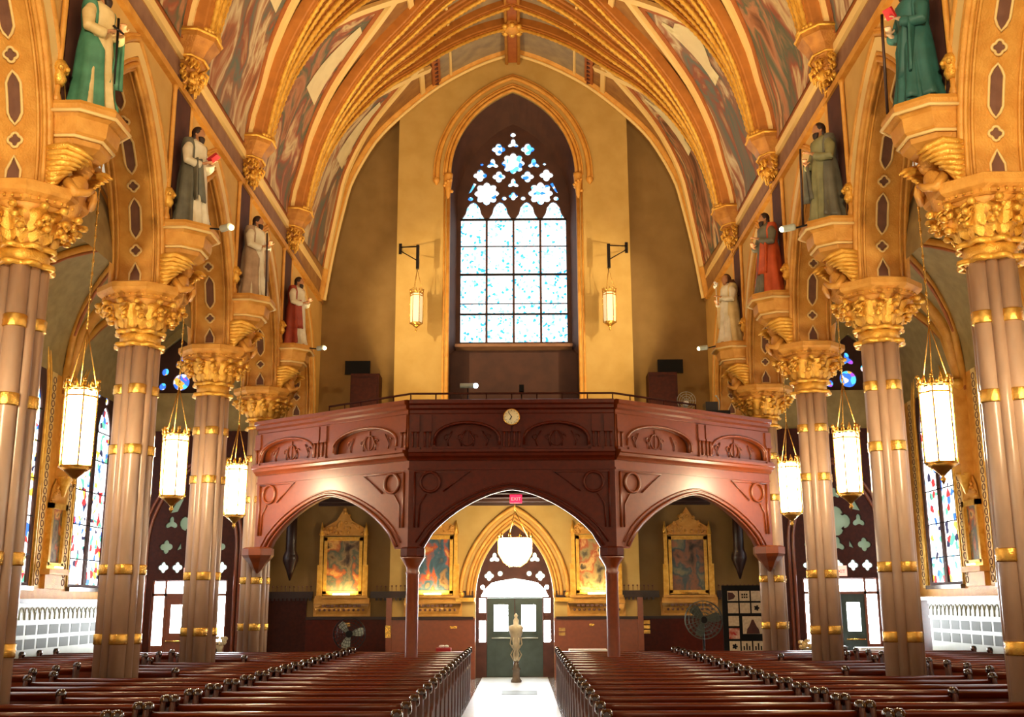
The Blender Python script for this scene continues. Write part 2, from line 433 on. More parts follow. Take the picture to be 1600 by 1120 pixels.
for s in (-1, 1):
    for Y in (8, 12, 16, 20, 24):
        ym = Y+2; L = mural_edge(Y+.34, None, ym, UM); Rr = [(u, 2*ym-y) for u, y in L]
        m = MB().addgrid([[surf(a[0], a[1]+(b[1]-a[1])*k/8, s, .025) for k in range(9)] for a, b in zip(L, Rr)])
        far = {8: 'nearest the frame top', 12: 'nearest bay in view', 16: 'second bay', 20: 'third bay', 24: 'last bay beside the end wall'}[Y]
        mt = thing('ceiling_mural', 'painted figure mural on the %s vault slope, %s' % (SIDE[s], far), 'mural', (0, 0, 0), 0, 'murals on the vault slopes')
        m.build('painted_field', 'mural' if (Y//4+(s > 0)) % 2 else 'mural2', mt)
        # pale painted sky field inside the mural
        if Y >= 12:
            m = MB(); rows = []
            for i in range(9):
                t = .50+.42*i/8; k = int(t*16); a, b = L[k], Rr[k]
                lo, hi = (.52, .88) if s < 0 else (.2+.2*math.sin(i), .55)
                rows.append([surf(a[0], a[1]+(b[1]-a[1])*(lo+(hi-lo)*q/4), s, .04) for q in range(5)])
            m.addgrid(rows).build('painted_sky', 'muralsky', mt)
        # orange stencilled border, cream frame bands
        m = MB()
        for E in (L, Rr): flatband(m, E, s, .16, .02, .03)
        m.build('border', 'orange', mt)
        m = MB()
        def ext(E, sg):
            last = E[-1]; prev = E[-2]; du, dy = last[0]-prev[0], last[1]-prev[1]
            return E+[(last[0]+du*.9*k, last[1]+dy*.9*k) for k in (1, 2, 3)]
        def shift(E, d): return [(u+.018*(i/len(E)), y+d) for i, (u, y) in enumerate(E)]
        for E in (ext(shift(L, -.14), 1), ext(shift(Rr, .14), -1)): flatband(m, E, s, .17, .10, .03)
        struct(m.build('trim_7', 'creamline'))
    # cream line and orange pierced strip running along the nave
    m = MB(); flatband(m, [(UZ-.055, y) for y in Ys], s, .14, .06); struct(m.build('trim_8', 'creamline'))
    m = MB(); flatband(m, [(UZ-.005, y) for y in Ys], s, .26, .05); struct(m.build('trim_9', 'orange'))
    m = MB()
    for i in range(int(24/.3)):
        y = 4.2+i*.3; p = surf(UZ-.005, y, s, .075); m.box(p.x-.05, p.x+.05, y-.05, y+.03, p.z-.03, p.z+.02)
    struct(m.build('trim_10', 'plum'))
    m = MB(); flatband(m, [(UZ+.045, y) for y in Ys], s, .06, .05); struct(m.build('trim_11', 'creamline'))
# ridge
m = MB().box(-.2, .2, 4, 28.05, 16.9, 17.2); struct(m.build('trim_12', 'orange'))
m = MB()
for x in (-.17, .17): m.tube([(x, 4, 16.87), (x, 28.05, 16.87)], .045, 8)
struct(m.build('trim_13', 'gold'))

# --- ribs
RSEC = [(-.13, -.30), (-.13, -.16), (-.095, -.12), (-.10, -.05), (-.05, -.03), (-.045, .02), (0, .045), (.045, .02), (.05, -.03), (.10, -.05), (.095, -.12), (.13, -.16), (.13, -.30)]
def rib(mb, beads, y0, y1, s, shrink=1.0, n=30):
    pts = []; nr = []
    for i in range(n+1):
        u = i/n; t = ev(TRIB, u); y = y0+(y1-y0)*max(0, (u))
        # plan-straight: y follows x
        fx = 1-t[0]/TRIB[0][0]; y = y0+(y1-y0)*fx
        pts.append(Vector((s*t[0], y, t[1])))
        v = ev(TRIB, min(u+.02, 1))-ev(TRIB, max(u-.02, 0)); nv = Vector((-s*abs(v[1]), 0, -abs(v[0]))); nr.append(nv)
    sec = [(a*shrink, b*shrink if b > -.2 else b) for a, b in RSEC]
    mb.sweep(pts, nr, sec)
    bp = []; rr = []
    for i in range(len(pts)-1):
        for k in range(4):
            f = k/4; p = pts[i].lerp(pts[i+1], f); q = nr[i].normalized(); bp.append(p+q*.03*shrink); rr.append((.055 if k % 2 else .078)*max(shrink, .7))
    beads.tube(bp, rr, 6)
for s in (-1, 1):
    for Y in PIERS:
        m, bd = MB(), MB()
        rib(m, bd, Y, Y, s, .95)
        for d, e in ((1, .08), (2, .15)):
            for sg in (-1, 1): rib(m, bd, Y+sg*e, Y+sg*d, s, .5 if d == 1 else .62)
        f = thing('vault_rib_fan', 'golden fan of vault ribs springing on the %s, %s pier' % (SIDE[s], PNAME[Y]), 'vault ribs', (0, 0, 0), 0, 'vault rib fans')
        m.build('rib', 'ribbrown', f); bd.build('bead_moulding', 'gilt', f)
# wall rib against the end wall
for s in (-1, 1):
    pts = [Vector((s*p[0], 28.0, p[1])) for p in WALLP[::5]]; v = []
    for i in range(len(pts)):
        a = pts[min(i+1, len(pts)-1)]-pts[max(i-1, 0)]; v.append(Vector((-s*abs(a.z), 0, -abs(a.x))))
    m = MB().sweep(pts, v, [(-.12, -.15), (-.12, .03), (-.06, .1), (0, .13), (.06, .1), (.12, .03), (.12, -.15)])
    struct(m.build('trim_14', 'gold'))
    m = MB().tube([p+q.normalized()*.15 for p, q in zip(pts, v)], .05, 6)
    struct(m.build('trim_15', 'creamline'))
for Y in (10, 14, 18, 22, 26, 24, 20, 16):
    big = Y % 4 == 2
    r = .42 if big else .25
    bz = 16.72
    f = thing('ceiling_boss', 'gilded foliate boss on the vault ridge, %s' % ({26: 'in front of the end window arch', 24: 'on the rib line of the fourth piers', 22: 'between third and fourth piers', 20: 'over the third piers', 18: 'between second and third piers', 16: 'over the second piers', 14: 'between nearest and second piers', 10: 'nearest'}[Y]), 'boss', (0, Y, bz))
    MB().lathe([(.02, -.06), (r*.35, -.04), (r*.5, .02), (r*.6, .12), (r*.6, .4)], n=12).build('core', 'gold', f)
    m = MB()
    for k in range(8):
        a = k*PI/4; m.ball((r*.62*math.cos(a), r*.62*math.sin(a), .03), r*.22, 8, (1, 1, .8))
    m.build('leaf_ring', 'gilt', f)

# ------------------------------------------------------------------ arcade arches
AR = (AA*AA+AH*AH)/(2*AA); ATH = math.asin(AH/AR)
def arcpath(mid, off, n=14, z0=None):
    r = AR+off; d = AR-AA; th = math.acos(d/r); L = []
    for i in range(n+1):
        t = th*i/n; L.append((mid+d-r*math.cos(t), AS+r*math.sin(t)))
    out = L+[(2*mid-y, z) for y, z in L[::-1][1:]]
    if z0 is not None: out = [(out[0][0], z0)]+out+[(out[-1][0], z0)]
    return out
def soff(mid, s_len, x, side, off):
    """point on the arch soffit: s_len metres up from the springing, far side +1"""
    t = s_len/AR; r = AR-off; d = AR-AA
    y = -(d-r*math.cos(t)); z = AS+r*math.sin(t)
    return Vector((x, mid+side*y, z))
def make_arch():
    t = thing('arcade_arch', 'x', 'arch')
    L = AR*ATH
    # soffit lining
    m = MB()
    for sd in (-1, 1):
        m.addgrid([[soff(0, L*i/16, x, sd, .012) for x in (-.36, .36)] for i in range(17)])
    m.build('soffit', 'gold', t)
    m = MB()
    for sd in (-1, 1):
        for x in (-.345, -.27, .27, .345):
            m.tube([soff(0, L*i/16, x, sd, .03) for i in range(17)], .03 if abs(x) > .3 else .022, 6)
    m.build('roll_moulding', 'gold', t)
    m, fr = MB(), MB()
    def inlay(outl):
        c = (sum(p[0] for p in outl)/len(outl), sum(p[1] for p in outl)/len(outl))
        for sd in (-1, 1):
            P = [soff(0, b, a, sd, .022) for a, b in outl]; cc = soff(0, c[1], c[0], sd, .022)
            vs = [m.bm.verts.new(p) for p in P]; vc = m.bm.verts.new(cc)
            for i in range(len(vs)): m.bm.faces.new((vs[i], vs[(i+1) % len(vs)], vc))
            fr.tube([soff(0, b, a, sd, .03) for a, b in outl], .018, 5, cyc=True)
    def lanc(z0, z1, w=.17):
        t_ = w*.8; o = []
        nseg = 6
        left = [(-w/2, z0+t_+(z1-z0-2*t_)*i/nseg) for i in range(nseg+1)]
        right = [(w/2, z) for _, z in left[::-1]]
        return left+[(-w*.3, z1-t_*.45), (0, z1), (w*.3, z1-t_*.45)]+right+[(w*.3, z0+t_*.45), (0, z0), (-w*.3, z0+t_*.45)]
    inlay([(-.085, .04), (-.085, .16), (-.045, .24), (0, .33), (.045, .24), (.085, .16), (.085, .04)])
    for k in range(3):
        inlay([(a, b) for a, b in quat(0, .52+k*.98, .085)])
        inlay(lanc(.70+k*.98, 1.32+k*.98))
    m.build('lancet_inlay', 'brownpanel', t); fr.build('inlay_rim', 'creamline', t)
    # archivolts, nave side (x=+.37) and aisle side
    for sg, nm in ((1, 'nave_archivolt'), (-1, 'aisle_archivolt')):
        m = MB()
        for off, r in ((.03, .05), (.11, .035), (.39, .05), (.44, .03)):
            m.tube([(sg*.375, y, z) for y, z in arcpath(0, off, 14)], r, 8)
        m.build(nm, 'gold', t)
        m = MB(); m.sweep([(sg*.38, y, z) for y, z in arcpath(0, .24, 14)], (sg, 0, 0), [(-.1, -.02), (.1, -.02), (.1, .015), (-.1, .015)])
        m.build('archivolt_band', 'creamline' if sg > 0 else 'gilt', t)
    m = MB(); P = arcpath(0, .17, 40)
    for i, (y, z) in enumerate(P):
        m.ball((-.40, y, z), .04, 6)
    m.build('bead_row', 'gilt', t)
    return t
arch0 = None
BAYN = {6: 'outside the frame edge', 10: 'nearest', 14: 'between the nearest and second piers', 18: 'between second and third piers', 22: 'between third and fourth piers', 26: 'beside the gallery'}
for s in (-1, 1):
    for mid in (10, 14, 18, 22, 26):
        lab = 'golden pointed arch with lancet inlays, %s arcade, %s' % (SIDE[s], BAYN[mid])
        if arch0 is None:
            arch0 = make_arch(); arch0.location = (s*W, mid, 0); arch0['label'] = lab; arch0['group'] = 'arcade arches'
            arch0.rotation_euler = (0, 0, 0 if s < 0 else PI)
        else: dup(arch0, (s*W, mid, 0), 0 if s < 0 else PI, lab, 'arcade arches')

# ------------------------------------------------------------------ columns
def make_column():
    t = thing('column', 'x', 'column')
    m = MB().lathe([(.46, 0), (.46, .25), (.43, .3), (.43, .42), (.39, .5), (.36, .55)], n=8, smooth=False, rot=PI/8)
    m.build('base', 'marble', t)
    for k in range(8):
        a = k*PI/4+PI/8; big = k % 2 == 0
        r, d = (.118, .20) if big else (.075, .205)
        sh = MB().lathe([(r, .5), (r, 2.2), (r*.98, 3.9), (r*.95, 5.72)], (d*math.cos(a), d*math.sin(a), 0), 14).build('shaft', 'marble', t)
        if big:
            for z in (1.38, 2.36, 4.11, 5.02):
                b = MB().lathe([(r+.008, z-.075), (r+.018, z-.06), (r+.012, z-.02), (r+.02, z), (r+.012, z+.02), (r+.018, z+.06), (r+.008, z+.075)], (d*math.cos(a), d*math.sin(a), 0), 14)
                b.build('band', 'brass', sh)
    MB().lathe([(.2, .5), (.2, 5.72)], n=12).build('core', 'plum', t)  # dark core colour paints the shade in the grooves between shafts
    return t
def make_capital():
    """neck rings, bell with three tiers of curling leaves, abacus"""
    rnd = random.Random(3)
    t = thing('capital', 'x', 'capital')
    m = MB()
    for z in (5.70, 5.90):
        pts = []
        for i in range(64):
            a = 2*PI*i/64; r = .33+.035*math.cos(8*a); pts.append((r*math.cos(a), r*math.sin(a), z))
        m.tube(pts, .035, 8, cyc=True)
    m.lathe([(.30, 5.68), (.30, 5.92)], n=24)
    m.build('neck_ring', 'gilt', t)
    m = MB().lathe([(.3, 5.9), (.32, 6.0), (.40, 6.15), (.5, 6.3), (.54, 6.4)], n=16)
    m.build('bell', 'gold', t)
    m = MB()
    def leaf(a, z0, r0, reach, w, h):
        ca, sa = math.cos(a), math.sin(a); rows = []
        for i in range(8):
            q = i/7
            rad = r0+reach*(q**1.4)+(0 if q < .8 else 0); z = z0+h*math.sin(min(q*1.25, 1)*PI/2)-(.1*h*4*max(0, q-.75))
            ww = w*math.sin(PI*(.15+.85*q)*.98)**.6*(1+.25*math.sin(q*14))
            row = []
            for k in (-1, -.45, 0, .45, 1):
                zz = z-.03*abs(k)+(.018 if k == 0 else 0); rr = rad-.05*abs(k)+(.02 if k == 0 else 0)
                row.append((rr*ca-k*ww*sa, rr*sa+k*ww*ca, zz))
            rows.append(row)
        m.addgrid(rows)
        m.ball(((r0+reach)*ca, (r0+reach)*sa, z0+h*.86), w*.55, 7, (1, 1, .8))
    for tier, (n, z0, r0, reach, w, h) in enumerate(((10, 5.9, .31, .16, .1, .22), (12, 5.97, .36, .2, .1, .26), (14, 6.08, .43, .22, .1, .24))):
        for k in range(n):
            leaf(2*PI*(k+.5*tier)/n+rnd.uniform(-.06, .06), z0, r0, reach*rnd.uniform(.85, 1.1), w, h)
    for k in range(26):
        a = rnd.uniform(0, 2*PI); z = rnd.uniform(6.05, 6.33); r = .36+(z-5.95)*.68
        m.ball((r*math.cos(a), r*math.sin(a), z), rnd.uniform(.025, .05), 7)
        pts = [((r+.03+.05*math.cos(q))*math.cos(a+.12*math.sin(q)), (r+.03+.05*math.cos(q))*math.sin(a+.12*math.sin(q)), z+.07*math.sin(q*.9)) for q in [j*.7 for j in range(7)]]
        m.tube(pts, .016, 5)
    m.build('foliage', 'gilt', t)
    m = MB().lathe([(.56, 6.36), (.6, 6.38), (.6, 6.42), (.66, 6.46), (.68, 6.5), (.68, 6.58), (.64, 6.6)], n=8, smooth=False, rot=PI/8)
    m.build('abacus', 'gold', t)
    m = MB()
    for k in range(40):
        a = 2*PI*k/40; m.ball((.585*math.cos(a), .585*math.sin(a), 6.40), .018, 6)
    m.build('bead_row', 'gilt', t)
    return t
col0 = cap0 = None
for s in (-1, 1):
    for Y in (12, 16, 20, 24):
        lab = 'clustered rose marble column with brass bands, %s arcade, %s' % (SIDE[s], {12: 'nearest and cut by the frame', 16: 'second from the viewer', 20: 'third from the viewer', 24: 'under the gallery end'}[Y])
        lab2 = 'gilded leafy capital on the %s arcade, %s' % (SIDE[s], {12: 'nearest and cut by the frame', 16: 'second from the viewer', 20: 'third from the viewer', 24: 'above the gallery end'}[Y])
        loc = (s*W, Y, 0)
        if col0 is None:
            col0 = make_column(); col0['label'] = lab; col0['group'] = 'arcade columns'; col0.location = loc
            cap0 = make_capital(); cap0['label'] = lab2; cap0['group'] = 'arcade capitals'; cap0.location = loc
        else:
            dup(col0, loc, 0, lab, 'arcade columns'); dup(cap0, loc, 0, lab2, 'arcade capitals')
    m = MB().box(s*W-.4, s*W+.4, 7.6, 8.4, 0, 6.6); struct(m.build('wall_%s_pier' % SIDE[s], 'gold'))

# ------------------------------------------------------------------ pier fronts: niche, colonnettes, pedestal, angel, springer
def make_pier_front():       # local +x faces the nave, origin on the column axis at floor level
    t = thing('pier_niche', 'x', 'niche')
    MB().box(.35, .42, -.34, .34, 7.55, 10.1).build('niche_back', 'plum', t)
    m = MB()
    for y in (-.42, .42):
        m.lathe([(.045, 7.6), (.06, 7.66), (.035, 7.74), (.035, 9.8), (.06, 9.86)], (.41, y, 0), 10)
    m.build('colonnette', 'gold', t)
    m = MB()
    for y in (-.42, .42):
        m.lathe([(.05, 7.82), (.09, 7.9), (.065, 7.97), (.1, 8.06), (.05, 8.14)], (.42, y, 0), 8)
        for k in range(6):
            a = k*PI/3; m.ball((.42+.09*math.cos(a), y+.09*math.sin(a), 8.02), .035, 6)
    m.build('colonnette_foliage', 'gilt', t)
    return t
def make_pedestal():
    t = thing('statue_pedestal', 'x', 'pedestal')
    def poly(z, d, w):   # half-octagon ring
        return [Vector(p) for p in ((.36, -w, z), (.36+d*.55, -w, z), (.36+d, -w*.45, z), (.36+d, w*.45, z), (.36+d*.55, w, z), (.36, w, z))]
    m = MB()
    prof = [(7.06, .42, .30), (7.12, .5, .36), (7.2, .52, .38), (7.25, .58, .42), (7.42, .60, .44), (7.47, .68, .5), (7.55, .70, .52), (7.6, .68, .5)]
    m.addgrid([poly(z, d, w) for z, d, w in prof], True, True, False)
    m.build('slab', 'gold', t)
    m = MB()
    for z, d, w in ((7.2, .54, .4), (7.47, .7, .51)):
        m.tube(poly(z, d, w), .022, 6)
    m.build('slab_edge', 'creamline', t)
    return t
def make_angel():            # corbel figure carrying the pedestal
    t = thing('angel_corbel', 'x', 'angel carving')
    m = MB()
    m.ball((.62, 0, 6.93), .12, 12, (1, .9, 1.15)); m.ball((.73, 0, 6.92), .03, 6)
    m.addgrid([[Vector((.42+dx+rx*math.cos(a), ry*math.sin(a), z)) for a in [2*PI*k/14 for k in range(14)]] for z, dx, rx, ry in ((6.1, .0, .03, .03), (6.25, .03, .1, .12), (6.45, .06, .14, .19), (6.65, .1, .16, .23), (6.78, .14, .12, .17), (6.86, .18, .06, .07))], True, True)
    for sy in (-1, 1):
        m.tube([(.52, sy*.2, 6.72), (.66, sy*.24, 6.55), (.74, sy*.1, 6.6), (.76, sy*.02, 6.66)], [.07, .06, .045, .035], 8)
    m.build('body', 'gold', t)
    m = MB().ball((.60, 0, 6.97), .135, 10, (1, .95, 1.05)); m.build('hair', 'gilt', t)
    for sy in (-1, 1):
        m = MB()
        for k in range(8):      # feathers sweep from the wall out to the wing tip
            q = k/7; z0 = 7.03-.42*q; y0 = sy*(.43-.05*q); tip = Vector((.86-.34*q, sy*(.30-.02*q), 6.93-.20*q))
            p0 = Vector((.34, y0, z0)); p1 = Vector((.34+(tip.x-.34)*.5, y0, z0+.03-.05*q))
            m.tube([p0, p0.lerp(p1, .5), p1, p1.lerp(tip, .6)+Vector((0, 0, .02)), tip], [.03, .042, .045, .038, .012], 7)
        m.ball((.42, sy*.36, 6.86), .12, 8, (.8, .6, 1.6))
        m.build('wing', 'gilt', t)
    return t
def make_springer():
    t = thing('vault_springer', 'x', 'springer')
    m = MB()
    def ring(z, d, w): return [Vector(p) for p in ((.36, -w, z), (.36+d*.6, -w, z), (.36+d, -w*.4, z), (.36+d, w*.4, z), (.36+d*.6, w, z), (.36, w, z))]
    m.addgrid([ring(z, d, w) for z, d, w in ((10.05, .12, .12), (10.3, .22, .2), (10.42, .34, .3), (10.47, .36, .32), (10.6, .42, .35), (10.75, .54, .42), (10.82, .56, .43), (10.9, .56, .43))], True, True, False)
    m.build('bell', 'bronze', t)
    m = MB(); rnd = random.Random(5)
    for z, d, w in ((10.84, .57, .44), (10.45, .38, .33)): m.tube(ring(z, d, w), .022, 6)
    for k in range(12):
        y = -.3+.6*k/11; x = .36+.55*math.sqrt(max(0, 1-(y/.48)**2)); m.ball((x, y, 10.91), .045, 6)
    m.build('moulding', 'gilt', t)
    m = MB()
    for k in range(26):
        a = rnd.uniform(-1.3, 1.3); z = rnd.uniform(10.0, 10.4); r = .1+.3*(z-9.9)/.5
        c = (.38+r*math.cos(a)*.8, r*math.sin(a), z); m.ball(c, rnd.uniform(.03, .065), 7)
        m.tube([(c[0], c[1], c[2]), (c[0]+.07, c[1]*1.2, c[2]-.05), (c[0]+.05, c[1]*1.35, c[2]-.13)], [.03, .025, .01], 5)
    m.ball((.52, 0, 10.16), .11, 10, (1, .9, 1.2)); m.ball((.62, 0, 10.15), .025, 6)
    m.build('foliage_and_head', 'gilt', t)
    return t
pf = [make_pier_front(), make_pedestal(), make_angel(), make_springer()]
descr = [('dark red niche between slim gold shafts', 'pier niches'), ('many-sided golden pedestal under a statue', 'statue pedestals'),
         ('winged golden angel carving under a pedestal', 'angel corbels'), ('gilded leafy capital where the vault ribs spring', 'vault springers')]
first = True
for s in (-1, 1):
    for Y in (12, 16, 20, 24):
        for t0, (d, g) in zip(pf, descr):
            if g == 'x': continue
            lab = '%s, %s side, %s' % (d, SIDE[s], PNAME[Y]+(' pier' if Y < 24 else ''))
            rz = 0 if s < 0 else PI
            if first: t0.location = (s*W, Y, 0); t0.rotation_euler = (0, 0, rz); t0['label'] = lab; t0['group'] = g
            else: dup(t0, (s*W, Y, 0), rz, lab, g)
        first = False

# ------------------------------------------------------------------ statues
def remeshed(mb, vox):
    me = bpy.data.meshes.new('t'); mb.bm.to_mesh(me); mb.bm.free()
    o = bpy.data.objects.new('t', me); C.objects.link(o)
    md = o.modifiers.new('r', 'REMESH'); md.mode = 'VOXEL'; md.voxel_size = vox; md.use_smooth_shade = True
    sm = o.modifiers.new('s', 'SMOOTH'); sm.iterations = 2; sm.factor = .5
    dg = bpy.context.evaluated_depsgraph_get()
    out = bpy.data.meshes.new_from_object(o.evaluated_get(dg))
    bpy.data.objects.remove(o); bpy.data.meshes.remove(me)
    return out
def link(name, me, m, parent):
    me.materials.clear(); me.materials.append(MATS[m]); me.name = name
    o = bpy.data.objects.new(name, me); C.objects.link(o); o.parent = parent; return o
def robe_rows(H, rad, seed, cut=None, flare=1.0, folds=11, z0=0, z1=None):
    rnd = random.Random(seed); ph = rnd.uniform(0, 6)
    prof = [(0, .27, .25), (.06, .27, .25), (.25, .24, .225), (.5, .215, .2), (.8, .205, .185), (1.0, .185, .17), (1.12, .17, .15), (1.28, .19, .165), (1.38, .175, .19), (1.44, .13, .205), (1.48, .07, .1), (1.52, .05, .06)]
    rows = []
    for z, rx, ry in prof:
        z *= H/1.75
        if z < z0 or (z1 and z > z1): continue
        amp = .16*max(0, 1-z/(1.2*H/1.75))
        row = []
        for k in range(44):
            a = 2*PI*k/44
            f = 1+amp*math.sin(folds*a+ph+z*1.5)+amp*.5*math.sin(5*a+ph*2)
            y = math.sin(a)*ry*f*rad*flare
            x = math.cos(a)*rx*f*rad*(.95 if z > 1 else 1)
            row.append(Vector((x, y, z)))
        rows.append(row)
    return rows
def hand(m, p, d, up, sc=1.0):
    """palm, four bent fingers and a thumb; d points along the fingers"""
    d = Vector(d).normalized(); up = Vector(up).normalized(); sd = d.cross(up).normalized(); p = Vector(p)
    m.addgrid([[p+d*(l*sc)+sd*(.038*w*math.cos(a)*sc)+up*(.016*math.sin(a)*sc) for a in [2*PI*k/10 for k in range(10)]] for l, w in ((-.01, .7), (.03, 1), (.08, 1.05), (.095, .9))], True, True)
    for i, (o, L) in enumerate(((-.029, .055), (-.01, .065), (.01, .06), (.028, .048))):
        q = p+d*.09*sc+sd*o*sc
        m.tube([q, q+d*L*.55*sc, q+d*L*.9*sc-up*L*.45*sc], [.0095*sc, .009*sc, .007*sc], 6)
    q = p+d*.02*sc-sd*.034*sc
    m.tube([q, q-sd*.028*sc+d*.03*sc, q-sd*.03*sc+d*.06*sc-up*.01*sc], [.012*sc, .011*sc, .008*sc], 6)
def statue(name_label, loc, rz, robe, cloak, hair, H=1.75, seed=1, prop=None, beard=True, armL=(.26, .10, 1.12), armR=(.24, -.12, 1.02), tilt=0.0, skin='skin', halo=False, veil=False):
    t = thing('saint_statue', name_label, 'statue', loc, rz, 'statues on the pier pedestals')
    k = H/1.75
    m = MB()     # body: neck, head, hands, feet as one remeshed surface
    hz = 1.60*k; hx = .045
    m.tube([(0, 0, 1.35*k), (.005, 0, 1.44*k), (.02, 0, 1.52*k)], [.07, .058, .055], 12)
    m.addgrid([[Vector((hx+dx+rx*math.cos(a), ry*math.sin(a), hz+z)) for a in [2*PI*j/16 for j in range(16)]] for z, dx, rx, ry in
               ((-.125, .02, .03, .028), (-.105, .018, .058, .05), (-.06, .008, .08, .066), (0, 0, .092, .074), (.05, -.004, .093, .075), (.1, -.008, .072, .06), (.13, -.01, .03, .028))], True, True)
    m.addgrid([[Vector((hx+.085+d*math.cos(0), w*c, hz+z)) for c in (-1, 0, 1)] for z, d, w in ((.035, 0, .008), (-.01, .022, .012), (-.03, .026, .016), (-.04, .0, .012))])
    m.tube([(hx+.08, 0, hz+.035), (hx+.108, 0, hz-.02), (hx+.09, 0, hz-.035)], [.010, .015, .010], 6)
    for sy in (-1, 1):
        m.ball((hx-.005, sy*.076, hz-.005), .02, 8, (.9, .5, 1.4)); m.ball((hx+.075, sy*.03, hz+.018), .014, 6)
        m.tube([(hx+.09, -.02, hz-.06), (hx+.095, 0, hz-.062), (hx+.09, .02, hz-.06)], .008, 6)
    for (x, y, z), sy in ((armL, 1), (armR, -1)):
        m.tube([(x*.75, y*1.15, z*k), (x, y, (z+.02)*k)], [.032, .027], 8)
    for sy in (-1, 1):
        m.addgrid([[Vector((.12+q*.17, sy*.09+.045*w*math.cos(a), .035+.03*math.sin(a)*h)) for a in [2*PI*j/8 for j in range(8)]] for q, w, h in ((0, .8, 1), (.5, 1, 1), (.85, .95, .7), (1, .6, .4))], True, True)
    for (x, y, z), sy in ((armL, 1), (armR, -1)):
        hand(m, (x, y, (z+.02)*k), (.6, -sy*.7, .35), (.1, 0, 1) if sy > 0 else (-.1, 0, 1), 1.1)
    link('body', remeshed(m, .008), skin, t)
    m = MB(); m.addgrid(robe_rows(H, 1, seed), True, True)
    for (x, y, z), sy in ((armL, 1), (armR, -1)):
        ex, ey, ez = .06, sy*.27, 1.06
        m.tube([(0, sy*.15, 1.38*k), (.0, sy*.215, 1.27*k), (ex, ey, ez*k), (x*.55+ex*.45, y*.55+ey*.45, (z*.5+ez*.5-.02)*k), (x*.85, y*.95+ey*.05, (z-.01)*k)], [.075, .085, .075, .07, .065], 12)
    link('robe', remeshed(m, .016), robe, t)
    if cloak:
        m = MB(); rows = []
        rr = robe_rows(H, 1.16, seed+5, folds=8)
        for i, r in enumerate(rr[:-1]):
            z = r[0].z
            a0 = PI*.30 if z > .95*k else PI*(.16 if seed % 2 else .28)
            row = []
            for j in range(27):
                a = a0+(2*PI-2*a0)*j/26; q = a/(2*PI)*44; q0 = int(q) % 44; q1 = (q0+1) % 44; f = q-int(q)
                p = r[q0].lerp(r[q1], f); row.append(Vector((p.x-.02, p.y*1.06, p.z+(.03 if z > 1.2 else 0)+(.10*math.sin(a*.5+seed) if z < .1 else 0))))
            rows.append(row)
        m.addgrid(rows)
        # fall of cloth carried over one arm to the front
        sy = 1 if seed % 2 else -1
        m.addgrid([[Vector((.20+.06*math.sin(q*7+seed)-.04*z, sy*(.24-.30*q*(.35+.65*min(1, (1.15-z)*1.1))), z*k)) for q in [i/10 for i in range(11)]] for z in (.42, .55, .7, .85, 1.0, 1.1)])
        me = bpy.data.meshes.new('c'); bmesh.ops.recalc_face_normals(m.bm, faces=m.bm.faces); bmesh.ops.solidify(m.bm, geom=m.bm.faces[:], thickness=.02); m.bm.to_mesh(me); m.bm.free()
        link('cloak', me, cloak, t)
    m = MB()
    if veil:
        m.ball((hx-.015, 0, hz+.02), .118, 14, (1, .95, 1.12)); m.tube([(-.06, 0, hz), (-.1, 0, 1.4*k), (-.14, 0, 1.2*k)], [.1, .14, .16], 12)
        m.bm.verts.ensure_lookup_table(); bmesh.ops.delete(m.bm, geom=[v for v in m.bm.verts if v.co.x > hx+.05 and v.co.z > hz-.1], context='VERTS')
        m.build('veil', veil, t)
    else:
        m.ball((hx-.022, 0, hz+.035), .105, 14, (1, .88, 1.02)); m.ball((hx-.06, 0, hz-.04), .085, 12, (.75, .95, 1.2))
        if beard:
            m.addgrid([[Vector((hx+dx+r*math.cos(a)*.8, r*math.sin(a), hz+z)) for a in [2*PI*j/12 for j in range(12)]] for z, dx, r in ((-.055, .045, .066), (-.09, .055, .062), (-.14, .06, .045), (-.19, .055, .015))], True, True)
        link('hair', remeshed(m, .01), hair, t)
    if prop: prop(t, k)
    return t
def staff(t, k):
    MB().tube([(.36, -.12, .0), (.33, -.12, 1.15*k), (.32, -.12, 1.3*k)], .018, 8).build('staff', 'darkwood', t)
def book(t, k):
    m = MB().box(-.07, .07, -.06, .06, -.02, .02, Matrix.Translation((.35, .08, 1.2*k)) @ Euler((0, -.9, .3)).to_matrix().to_4x4()); m.build('book', 'red', t)
    staff(t, k)
def redbook(t, k):
    MB().box(-.09, .09, -.07, .07, -.022, .022, Matrix.Translation((.34, 0, 1.16*k)) @ Euler((0, -.6, .2)).to_matrix().to_4x4()).build('book', 'red', t)
def sword(t, k):
    m = MB().tube([(.34, -.1, 1.2*k), (.36, -.1, .35)], [.018, .008], 6).tube([(.35, -.2, 1.05*k), (.35, 0, 1.05*k)], .014, 6); m.build('sword', 'blackmetal', t)
def lily(t, k):
    m = MB().tube([(.30, 0, 1.0*k), (.32, .02, 1.4*k)], .01, 6)
    for i in range(4): m.lathe([(.01, 0), (.03, .05), (.035, .08)], (.32+.03*math.cos(i*1.6), .02+.03*math.sin(i*1.6), 1.36*k+.03*i), 8)
    m.build('lily', 'white', t)
pz = 7.605
statue('large bearded statue in green cloak over cream robe, nearest on the left', (-5.0, 12, pz), .0-.25, 'robe_creamrobe', 'robe_green', 'hair', 1.78, 1, sword)
statue('dark-haired statue in grey cloak and white robe, second on the left', (-5.0, 16, pz), -.3, 'robe_whiterobe', 'robe_grey', 'hair', 1.75, 2, redbook, beard=True)
statue('statue in pale tan cloak and cream robe, third on the left', (-5.0, 20, pz), -.3, 'robe_whiterobe', 'robe_tan', 'hair', 1.72, 3, staff)
